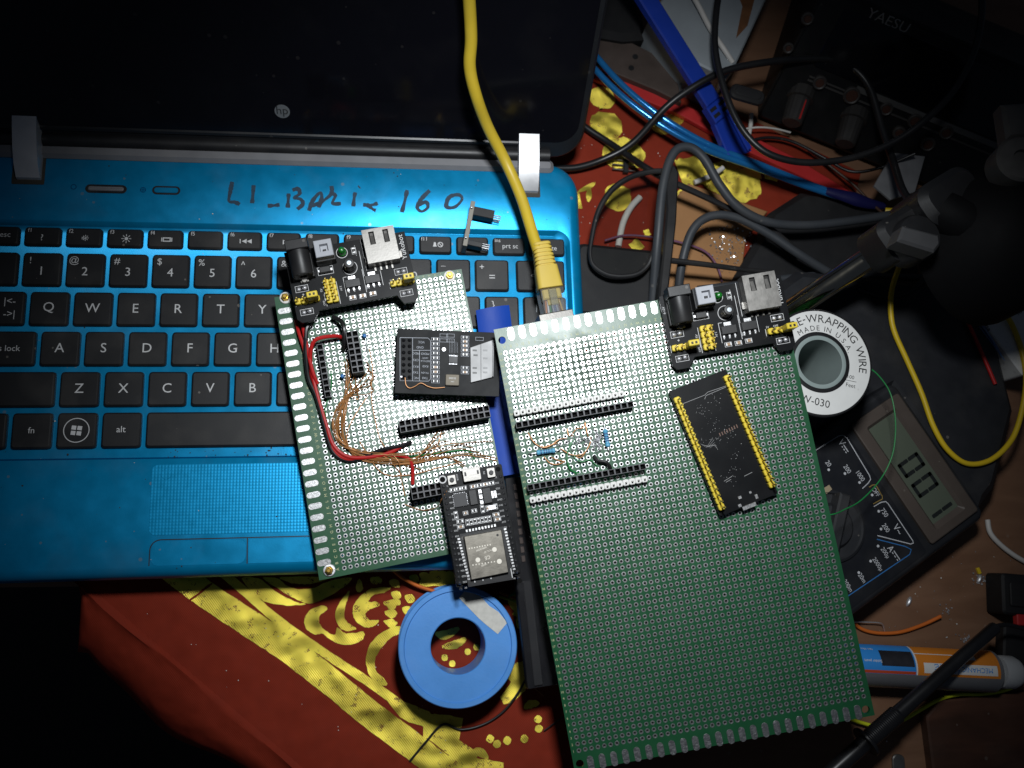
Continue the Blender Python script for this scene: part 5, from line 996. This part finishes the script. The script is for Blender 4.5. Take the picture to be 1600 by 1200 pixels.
for x, y, r_ in ((1281, 130, 3.4), (1331, 150, 4.2), (1385, 171, 3.3), (1430, 190, 3.6), (1479, 208, 3.4), (1405, 208, 3.2), (1450, 226, 3.6), (1262, 30, 3.0), (1232, 76, 2.6)):
    q = lo(x, y, 2); b = MB(); b.lathe([(r_, 0), (r_, 2.0), (r_-.6, 2.6), (r_-1.2, 2.2), (.01, 2.0)], 24, T=Matrix.Translation((q[0], q[1], 0))); k_ = b.build('round_button', mat('button_rim', (.038, .034, .032), .5), fr_)
    b = MB(); b.cyl(q[0], q[1], 2.0, 2.5, r_-1.3, 16, .2); b.build('button_face', mat('button_amber', (.045, .016, .009), .5), k_)
for x, y in ((1250, 172), (1333, 205)):
    q = lo(x, y-18, 0); b = MB(); n = 36; KT = Matrix.Translation((q[0], q[1], -1)) @ Matrix.Rotation(R(42), 4, 'X')
    b.loft([[(r_*(1+(.03 if i % 2 else 0))*math.cos(2*math.pi*i/n), r_*(1+(.03 if i % 2 else 0))*math.sin(2*math.pi*i/n), h) for i in range(n)] for r_, h in ((7.0, -4), (7.0, 1.5), (5.7, 1.8), (5.0, 14), (4.2, 14.8))], T=KT); kb = b.build('tuning_knob', KNOB, fr_, 20)
    if x < 1300: b = MB(); b.box(-.35, 4.9, 3, .35, 5.75, 14, .1, T=KT @ Matrix.Rotation(R(-20), 4, 'Z')); b.build('pointer_line', REDP, kb)
# ------------------------------------------------------------------ grey metal box
b = MB(); tp = [P(*q, 30).xy for q in ((1018, 22), (1062, -40), (1215, -40), (1150, 100), (1128, 118), (1077, 92))]
b.prism([tuple(p) for p in tp], .5, 30, .8); lip = [P(*q, 24).xy for q in ((1066, 88), (1080, 108), (1130, 130), (1145, 112), (1128, 116), (1078, 92))]; b.prism([tuple(p) for p in lip], 2, 27, .5)
gb = b.build('metal_case', GBOX); tag(gb, 'worn grey metal case with a rusty corner, standing at the back by the blue connector', 'case')
b = MB(); b.prism([tuple(P(*q, 30).xy) for q in ((1140, -40), (1160, 10), (1150, 60), (1168, 40), (1180, -5), (1190, -40))], 30.02, 30.1); b.build('rust_patch', mat('rust', (.14, .06, .025), .85, 0, .3, .5, 200), gb)
cable('white_wire', 'white wire lying across the grey metal case', 'wire', [(1075, -20, 33), (1092, 10, 33), (1110, 45, 32), (1130, 75, 32), (1145, 98, 30)], 1.3, WHTW)
cable('white_wire', 'short white wire tucked under the grey cable on the batik cloth', 'wire', [(1085, 285, 5), (1110, 275, 6), (1130, 262, 7)], 1.3, WHTW)
cable('white_wire', 'white wire seen through the spectacle lens', 'wire', [(1000, 308, 3), (985, 325, 3), (973, 350, 3), (966, 385, 3)], 1.6, WHTW)
cable('white_wire', 'white wire end dangling below the radio buttons', 'wire', [(1174, 178, 9), (1173, 195, 9), (1170, 212, 8)], 1.1, WHTW)
cable('white_wire', 'white wire curving over the bare table at the right', 'wire', [(1543, 812, 2), (1547, 832, 2), (1562, 850, 2), (1585, 868, 2), (1610, 882, 2)], 1.2, WHTW)
cable('purple_wire', 'thin purple wire trailing from the lens across the tan board', 'wire', [(945, 376, 5), (975, 368, 6), (1015, 370, 7), (1060, 378, 8), (1100, 392, 8), (1120, 415, 7), (1128, 440, 6)], .55, PURW)
# ------------------------------------------------------------------ things below the cables
b = MB(); z = Z(900, 0, 4)
b.prism([tuple(P(*z(*q), 9).xy) for q in ((110, 200), (300, 240), (480, 330), (640, 520), (660, 640), (500, 560), (330, 490), (110, 400))], 1, 9, .5)
for q in ((370, 355), (345, 425)): p = P(*z(*q), 9); b.cyl(p.x, p.y, 9.0, 9.25, 1.5, 14, .05, 1)
tag(b.build('bracket_plate', [mat('dull_brown_metal', (.075, .056, .048), .55, .3, .4, .3, 120), BLK]), 'dull brown metal bracket plate with two screws, left of the blue connector', 'bracket')
b = MB(); b.prism([tuple(P(*z(*q), 14).xy) for q in ((120, -120), (330, -120), (420, 60), (440, 230), (300, 240), (120, 210))], .5, 14, 3); tag(b.build('gap_filler', BLKM), 'black pouch added in the shadowed gap behind the right edge of the laptop lid', 'filler')  # black block added to stand in for the shadowed gap by the lid
pr_ = lambda pts, z0, z1, ch, nm, m, label, cat: tag((lambda b: b.prism([tuple(P(*q, z1).xy) for q in pts], z0, z1, ch).build(nm, m))(MB()), label, cat)
pr_([(1046, 320), (1076, 286), (1200, 330), (1166, 372), (1160, 420), (1128, 470), (1020, 490), (1030, 400)], 1, 4.5, .5, 'wooden_offcut', TAN, 'tan wooden offcut dusted with metal shavings, under the grey cables', 'board')
bx = MB(); bx.rbox(-2, -36, -15, 38, 0, 0, 4, 2); bxo = bx.build('power_brick', BLKM); bxo.matrix_world = mm(F2((908, 378), (1042, 392), 17)); tag(bxo, 'dull black power brick between the laptop and the spectacles', 'power adapter')
pr_([(1185, 372), (1205, 330), (1255, 298), (1330, 300), (1420, 345), (1440, 420), (1420, 470), (1250, 490), (1120, 480), (1150, 430)], 1, 9, 3, 'foam_pad', BLKM, 'thick black pad under the grey cables behind the chrome rod', 'pad')
cs = MB(); cs.prism([tuple(P(*q, 24.5).xy) for q in ((1180, 470), (1250, 420), (1480, 440), (1560, 520), (1590, 640), (1560, 760), (1535, 795), (1395, 610), (1270, 680), (1150, 640))], .5, 24.5, 4)
tag(cs.build('equipment_case', METB), 'big black case under the white labelled reel and the yellow wire loop', 'case')
wb = thing('labelled_box', 'white box printed Made in China, behind the yellow wire loop at the right edge', 'box', F2((1478, 425), (1590, 575), 27))
b = MB(); b.rbox(-2, 0, -26, 62, 45, 0, 2, .6); b.build('box_body', LABEL, wb)
b = MB(); lo = lambda x, y: L(wb_F, x, y, .1); wb_F = F2((1478, 425), (1590, 575), 27)
q = lo(1543, 506); b.text('Made in China', 3.6, q[0]-7, q[1], .06, R(-6)); q = lo(1562, 484); b.text('com/co', 3.6, q[0]-6, q[1], .06, R(-6)); q = lo(1592, 486); b.text('22', 3.6, q[0], q[1], .06, R(-6))
for k in range(6): b.ribbon([lo(1510+k*4, 465+k*14), lo(1560+k*5, 545+k*9)], .3, .06, 1) if k < 3 else None
b.build('box_print', [PRINT, BLNE], wb)
cable('yellow_wire', 'yellow wire hanging in a wide loop over the black case at the right', 'wire', [(1412, 400, 34), (1402, 425, 32), (1393, 455, 30), (1392, 490, 28), (1398, 520, 27), (1418, 565, 26.5), (1440, 615, 26.5), (1458, 665, 26.5), (1480, 702, 26.5), (1510, 724, 26.5), (1545, 720, 26.5), (1575, 695, 26.5), (1592, 660, 27), (1603, 600, 28), (1597, 550, 28), (1580, 505, 29), (1560, 478, 30), (1545, 455, 32)], 1.25, YELW)
cable('red_wire', 'dim red wire running beside the white printed box', 'wire', [(1480, 455, 26), (1500, 480, 26), (1520, 520, 26), (1540, 565, 26), (1555, 600, 26)], .9, REDW)
# ------------------------------------------------------------------ chrome stand with clamp and black lamp shade
st = thing('stand_arm', 'chrome stand rod held in a black clamp with a wing knob', 'stand', frame(P(1400, 375, 70), (1, 0, 0), UP)); I_ = Matrix.Translation(-P(1400, 375, 70))
b = MB(); b.tube([I_ @ P(1150, 545, 20), I_ @ P(1250, 475, 45), I_ @ P(1440, 348, 78)], 5.0, 28); b.build('chrome_rod', CHROME, st)
A = I_ @ F2((1385, 385), (1490, 320), 84)
b = MB(); b.rbox(-3, -9, -12, 26, 10, 6, 5, 2.5, T=A); b.rbox(15, -6, -10, 44, 13, 14, 7, 3, T=A); b.build('clamp', BLK, st, 40)
c_ = I_ @ P(1441, 366, 96)
b = MB(); b.lathe([(9.5, -14), (9.5, -3), (8.6, -1.5), (.01, -1.2)], 40, T=Matrix.Translation(c_)); kn = b.build('clamp_knob', BLK, st)
A = I_ @ F2((1402, 362), (1465, 380), 100)
b = MB(); b.prism([(-.5, -5), (1, 2.0), (16, 2.4), (17, -1.5), (15, -5.4)], -6, 2.5, 1.0, T=A); b.build('knob_wing', mat('wing_grey', (.05, .05, .052), .5), kn)
sh = thing('lamp_shade', 'large black lamp shade with a dusty grey joint, in the dark upper right', 'lamp', frame(P(1560, 330, 105), (1, 0, 0), UP))
q = P(1555, 385, 105); I_ = Matrix.Translation(-P(1560, 330, 105))
b = MB(); T = Matrix.Translation(I_ @ P(1590, 365, 92)) @ Matrix.Rotation(R(20), 4, 'Y'); b.lathe([(33, -24), (33.5, -20), (30, -2), (22, 12), (12, 18), (.01, 19)], 64, T=T); b.tube([I_ @ P(1470, 330, 92), I_ @ P(1500, 345, 95), I_ @ P(1540, 360, 92)], 8.5, 20); b.build('shade', SHADE, sh, 40)
b = MB(); T = Matrix.Translation(I_ @ P(1592, 252, 112)) @ Matrix.Rotation(R(-12), 4, 'Y'); b.lathe([(9.5, -8), (9.5, 2), (8.5, 3.2), (3.5, 3.2), (3.2, 1.5), (.01, 1.5)], 40, T=T); b.box(-4, 9, -6, 10, 24, 2, 1.5, T=T); b.build('joint', mat('dusty_grey_joint', (.07, .066, .062), .6, .2, .4, .3, 200), sh)
# ------------------------------------------------------------------ blue strip, dark panel
b = MB(); pts = [P(*q) for q in [(770, 480, 31), (776, 530, 30), (783, 600, 29), (789, 665, 29), (797, 742, 29)]]
loops = []
for i, p in enumerate(smooth(pts, 6)):
    bow = [(-7.6, -.9), (-5, .1), (0, .6), (5, .1), (7.6, -.9)]; loops.append([(p.x+x*.985, p.y+x*.17, p.z+h) for x, h in bow]+[(p.x+x*.985, p.y+x*.17, p.z+h-.6) for x, h in reversed(bow)])
b.loft(loops); tag(b.build('plastic_strip', BLUR), 'curved blue plastic strip lying between the two perfboards', 'strip')
FG = F2((798, 746), (834, 1076), 28.5) @ Matrix.Rotation(R(-9), 4, 'X')
dp = thing('display_panel', 'dark glass display panel with a fine pin row, squeezed between the two perfboards', 'display', FG)
Lg = (P(798, 746, 28.5)-P(834, 1076, 28.5)).length
b = MB(); b.rbox(0, -2.6, -3, Lg, 24, 0, .8, .3); b.build('panel_glass', DGLASS, dp)
b = MB(); b.rbox(44, .2, -.1, Lg-1, 4, .8, .5, .3); b.build('panel_frame', mat('panel_frame_black', (.03, .03, .032), .22), dp)
b = MB()
for k in range(22): b.tube([Vector((1.5+k*1.25, 4.5, 1.2)), Vector((4.5+k*1.25, 7.5, 2.6))], .12, 6)
b.build('panel_pins', STEEL, dp)
b = MB()
for k in range(9): b.rbox(3+k*3.8, .8, .01, 5.6+k*3.8, 2.4, .5, .3, .1)
b.build('panel_contacts', mat('contact_brown', (.06, .045, .04), .4), dp)
# ------------------------------------------------------------------ loose wires at the bottom
cable('orange_wire', 'orange wire running from under the smaller perfboard into the blue reel', 'wire', [(600, 870, 8), (612, 888, 8), (628, 902, 7), (650, 914, 6), (676, 923, 5), (700, 930, 4)], .75, ORGW)
cable('orange_wire', 'orange wire end between the blue reel and the dark glass panel', 'wire', [(780, 925, 3), (795, 931, 4), (812, 937, 5), (826, 942, 6), (838, 948, 6)], .6, ORGW)
cable('lime_wire', 'lime wire end beside the blue reel', 'wire', [(780, 932, 3), (800, 938, 4), (826, 946, 5), (836, 948, 5)], .6, YGW)
cable('green_wire', 'green wire end between the reel and the shield can board', 'wire', [(795, 932, 4), (806, 925, 6), (816, 915, 8)], .6, GRNW)
cable('black_wire', 'thin black wire curving over the cloth below the blue reel', 'wire', [(640, 1190, 1.6), (665, 1160, 1.8), (692, 1132, 2), (720, 1140, 2), (755, 1132, 2), (785, 1113, 2.4), (808, 1085, 3), (822, 1060, 3.5)], .5, BLKW)
cable('copper_wire', 'short bare copper wire on the cloth near the dark panel', 'wire', [(826, 1068, 2), (838, 1078, 2), (850, 1088, 2)], .2, ENAM)
cable('black_wire', 'dark wire lying near the lower left corner of the bigger perfboard', 'wire', [(850, 1142, 2), (866, 1130, 2.4), (880, 1120, 3)], .3, BLKW)
cable('orange_wire', 'orange wire offcut on the bare table above the syringe', 'wire', [(1330, 968, 2), (1345, 982, 1.6), (1370, 989, 1.4), (1405, 988, 1.4), (1440, 977, 1.6), (1470, 963, 2.6)], .85, ORGW)
b = MB(); b.tube(smooth([P(*q) for q in [(1330, 972, 3), (1350, 972, 3), (1372, 973, 3), (1379, 976, 2.4), (1382, 986, .8)]], 5), .3, 6); tag(b.build('component_lead', TIN2), 'bent bare wire lead beside the orange offcut', 'wire')
cable('lime_wire', 'lime yellow wire passing under the black test probe', 'wire', [(1320, 1120, 3), (1345, 1129, 3), (1375, 1135, 3), (1405, 1128, 3), (1440, 1108, 4), (1470, 1092, 5), (1500, 1085, 5), (1540, 1085, 4), (1575, 1077, 4), (1592, 1066, 5), (1604, 1050, 6)], .85, YGW)
# ------------------------------------------------------------------ syringe
FSy = F2((1345, 1039), (1552, 1049), 10); Ls = (P(1345, 1039, 10)-P(1552, 1049, 10)).length
sy = thing('flux_syringe', 'clear paste syringe with blue and orange label, lying on the table beneath the test probe', 'syringe', FSy)
rs = 9.4; n = 40; TX = Matrix.Rotation(R(90), 4, 'Y')
b = MB(); b.lathe([(rs, -26), (rs, Ls-1.5), (rs-1.5, Ls), (5, Ls+.5)], 48, T=TX); b.build('barrel', FLUX, sy)
b = MB(); b.lathe([(5.4, Ls), (5.4, Ls+2), (7.2, Ls+2.4), (7.4, Ls+3.5), (7.4, Ls+9), (6.2, Ls+11.5), (.01, Ls+12)], 32, T=TX); b.build('cap', CAPC, sy)
def wrap(x0, x1, a0, a1, m, nm, par, dr_=.06, k=16, name2=None):
    b = MB(); loops = []
    for i in range(k+1):
        a = R(a0+(a1-a0)*i/k); r_ = rs+dr_; loops.append([(x0, r_*math.cos(a), r_*math.sin(a)), (x1, r_*math.cos(a), r_*math.sin(a))])
    b.loft(loops, 0, False, False, ring=False); return b.build(nm, m, par)
xs = L(FSy, 1431, 1030, 8)[0]
l1 = wrap(-26, xs-.7, 100, 5, SKYB, 'blue_label', sy) if False else wrap(-26, xs-.7, 10, 105, SKYB, 'blue_label', sy)
l2 = wrap(xs, Ls-3, 10, 105, ORNG, 'orange_label', sy); wrap(xs-.7, xs, 10, 105, LABEL, 'label_border', sy)
wrap(-26, xs-1, 96, 104, mat('red_band', (.45, .06, .02), .5), 'red_band', l1, .12, 4); wrap(xs, Ls-16, 44, 46.5, LABEL, 'white_line', l2, .12, 3)
wrap(L(FSy, 1375, 1015, 8)[0], xs-1.4, 40, 84, mat('dark_picture', (.02, .02, .025), .5, 0, .4, .6, 250), 'dark_patch', l1, .14, 10)
wrap(xs+3, Ls-4.5, 71, 98, LABEL, 'title_plate', l2, .12, 6); wrap(Ls-24, Ls-14, 44, 58, LABEL, 'price_sticker', l2, .13, 5)
def wtext(par, nm, m, s, size, x, a):
    v, f, x0, x1, y0, y1 = glyphs(s); b = MB(); vs = []
    for p, q_ in v:
        th_ = R(a)+((q_-(y0+y1)/2)*size)/rs; vs.append((x-(p-(x0+x1)/2)*size, (rs+.24)*math.cos(th_), (rs+.24)*math.sin(th_)))
    b.add(vs, f); return b.build(nm, m, par)
wtext(l2, 'title_lettering', SKYB, 'MECHANIC', 3.0, Ls-14.5, 84.5); wtext(l2, 'title_lettering', SKYB, '维修佬', 4.2, xs+14, 84.5)
wtext(l1, 'small_lettering', LABEL, 'Solder paste', 1.7, L(FSy, 1362, 1020, 8)[0], 72); wtext(l1, 'small_lettering', LABEL, 'Net 10cc', 1.5, L(FSy, 1358, 1020, 8)[0], 38); wtext(l2, 'sticker_lettering', REDP, 'CN', 2.4, Ls-19, 51)
# ------------------------------------------------------------------ test probe
FPr = F2((1318, 1190), (1556, 979), 26, 26); Lp = (P(1318, 1190, 26)-P(1556, 979, 26)).length
tp_ = thing('test_probe', 'black test probe resting across the syringe', 'test probe', FPr)
x1 = L(FPr, 1352, 1158)[0]; x2 = L(FPr, 1402, 1115)[0]
b = MB(); b.lathe([(.01, -14), (2.8, -13), (3.4, -4), (3.4, x1-.6), (6.5, x1-.5), (6.7, x1+.3), (6.3, x1+1.0), (3.9, x1+1.2), (3.9, x1+2)]+[q for k in range(18) for q in ((3.75, x1+2+k*(x2-x1-2)/18+.02), (3.95, x1+2+(k+.35)*(x2-x1-2)/18), (3.75, x1+2+(k+.7)*(x2-x1-2)/18))]+[(3.2, x2+.5), (3.05, x2+10), (2.7, Lp-1), (2.3, Lp), (.01, Lp+.1)], 32, T=TX); b.build('probe_body', PROBE, tp_, 30)
b = MB(); e0 = FPr.inverted(); b.tube([e0 @ q for q in smooth([P(1553, 981, 26), P(1562, 977, 26), P(1580, 977, 24), P(1604, 984, 22)], 8)], .95, 10); b.build('probe_lead', BLKW, tp_)
# ------------------------------------------------------------------ small things at the right and bottom
cl = MB(); cl.rbox(0, -19, -12, 26, 0, 0, 2, 1); cl.rbox(3, -15, 0, 26, -4, 1.2, 1, .4); o = cl.build('plastic_clip', BLKM); o.matrix_world = mm(F2((1566, 895), (1625, 900), 14)); tag(o, 'black plastic clip at the right edge of the bare table', 'clip')
cl = MB(); cl.rbox(0, -20, -6, 26, 0, 0, 1.5, .8); o = cl.build('plug_block', BLKM); o.matrix_world = mm(F2((1570, 975), (1630, 985), 10)); tag(o, 'black plug block behind the tip of the test probe', 'plug')
cl = MB(); cl.rbox(0, -2, -3, 8, 3, 0, .6, .4); o = cl.build('red_scrap', REDP); o.matrix_world = mm(F2((1590, 970), (1620, 972), 14)); tag(o, 'small red scrap at the right edge above the probe lead', 'scrap')
pr_([(1448, 1120), (1470, 1095), (1620, 1080), (1620, 1230), (1462, 1230)], .4, 6, .8, 'dark_plank', WOODD, 'dark brown plank in the lower right corner', 'plank')
b = MB()
for p, q_ in (((1340, 1178), (1395, 1170)), ): b.rbox(0, -3, 0, 14, 3, 1.2, 2.5, .4)
o = b.build('metal_tab', STEEL); o.matrix_world = mm(F2((1402, 1178), (1404, 1215), .4)); tag(o, 'small steel tab on the table below the test probe', 'metal piece')
rnd = random.Random(11)
b = MB()
def crumb(b, p, s, mi=0):
    T = Matrix.Translation(p) @ Matrix.Rotation(rnd.uniform(0, 6.28), 4, 'Z') @ Matrix.Rotation(rnd.uniform(-.5, .5), 4, 'X'); h = rnd.uniform(.2, .6)*s
    b.prism([(s*rnd.uniform(.5, 1)*math.cos(t), s*rnd.uniform(.4, 1)*math.sin(t)) for t in (0, 1.2, 2.4, 3.7, 5)], 0, h, 0, mi, T)
for _ in range(150): crumb(b, P(rnd.gauss(1140, 17), rnd.gauss(386, 22), 4.6)+Vector((0, 0, rnd.random())), rnd.uniform(.15, .75))
stuff(tag(b.build('metal_shavings', TIN), 'heap of shiny metal shavings on the tan wooden offcut', 'shavings'))
b = MB()
for _ in range(110):
    x, y = rnd.uniform(1380, 1600), rnd.uniform(850, 1190); crumb(b, P(x, y, .3), rnd.uniform(.12, .45), rnd.choice([0, 0, 1]))
for c in ((1530, 905), (1508, 995), (1482, 955)):
    for _ in range(12): crumb(b, P(c[0]+rnd.gauss(0, 5), c[1]+rnd.gauss(0, 5), .4), rnd.uniform(.2, .8), 0)
for _ in range(90):
    x, y = rnd.choice([(rnd.uniform(200, 700), rnd.uniform(950, 1190)), (rnd.uniform(880, 1050), rnd.uniform(200, 400))]); 
    if x < 700 and (y-935) > (x-150)*.85-20: continue
    crumb(b, P(x, y, 1.2), rnd.uniform(.12, .4), 1)
for _ in range(260):
    x, y = rnd.uniform(-20, 234), rnd.uniform(-128, 49)
    if -80.5 < y < 19 and (x > 229 or rnd.random() < .35): continue
    zz = 24.55 if y > 21.5 or y < -83 else 22.05
    crumb(b, Vector((x, y, zz)), rnd.choice([.15, .2, .25, .3, .45]), rnd.choice([2, 2, 2, 1]))
for _ in range(140): crumb(b, Vector((rnd.gauss(150, 60), -81.2+rnd.uniform(0, 3.5), 22.06)), rnd.uniform(.15, .6), 2)
stuff(tag(b.build('crumbs', [TIN2, PAPER, mat('dark_grime', (.03, .025, .02), .9)]), 'specks of solder and dust scattered over table, cloth and laptop', 'crumbs'))
for c, m, lb in (((1420, 940), TIN2, 'dark solder drip on the table near the multimeter corner'), ((1530, 905), TIN2, 'solder blob with a yellow scrap on the bare table')):
    b = MB(); b.lathe([(1.4, .0), (1.2, .6), (.5, 1.2), (.01, 1.3)], 12, T=Matrix.Translation(P(c[0], c[1], .2)) @ Matrix.Rotation(R(60), 4, 'Z') @ Matrix.Diagonal((1.9, .8, 1, 1))); tag(b.build('solder_blob', m), lb, 'solder')
b = MB(); b.rbox(-.8, -1.6, 0, .8, 1.6, 1.3, .5, .3); o = b.build('yellow_scrap', YELW); o.matrix_world = mm(frame(P(1528, 892, .3), (1, .3, 0), UP)); tag(o, 'tiny yellow insulation scrap on the table', 'scrap')
# ------------------------------------------------------------------ more clutter around the radio
b = MB(); b.rbox(0, -7.5, 0, 17, 0, 2.6, 3, .8); b.rbox(2, -5.8, 2.5, 15, -1.7, 3.0, 2, .3); o = b.build('plastic_tag', BLKM); o.matrix_world = mm(F2((1142, 132), (1204, 150), 36)); tag(o, 'flat black plastic tag with a raised rim, left of the radio knobs', 'tag')
b = MB(); b.prism([tuple(P(*q, 24).xy) for q in ((1366, 290), (1396, 238), (1446, 244), (1430, 300), (1392, 312))], 22.6, 24, .3); tag(b.build('plastic_bag', mat('milky_plastic', (.16, .16, .165), .35, 0, .5, .3, 150, .3, 300)), 'small milky plastic bag lying below the radio near the clamp', 'bag')
cable('black_wire', 'thin black wire wandering under the two radio knobs', 'wire', [(1165, 222, 6), (1200, 215, 7), (1240, 222, 8), (1290, 248, 10), (1330, 268, 14), (1375, 262, 20), (1430, 240, 30)], .8, BLKW)
cable('brown_wire', 'thin dark brown wire curving towards the clamp', 'wire', [(1262, 232, 7), (1300, 262, 8), (1335, 290, 10), (1362, 318, 13), (1388, 340, 18)], .7, mat('brown_insulation', (.05, .025, .015), .45))
cable('white_wire', 'fine white wire arcing left of the red pointer knob', 'wire', [(1160, 202, 9), (1185, 199, 10), (1210, 201, 9), (1235, 207, 8)], .5, WHTW)
FPn = F2((956, 258), (996, 262), 2.2); ps = thing('pin_strip', 'tiny three pin header lying on the gold print behind the spectacles', 'pin header', FPn)
b = MB(); b.box(5.6, -4.2, 0, 8.2, 4.2, 2.4, .4); b.build('pin_spacer', BLK, ps)
for k in (-2.6, 0, 2.6):
    b = MB(); b.box(0, k-.32, .8, 12, k+.32, 1.44, .1); b.build('pin', STEEL, ps)
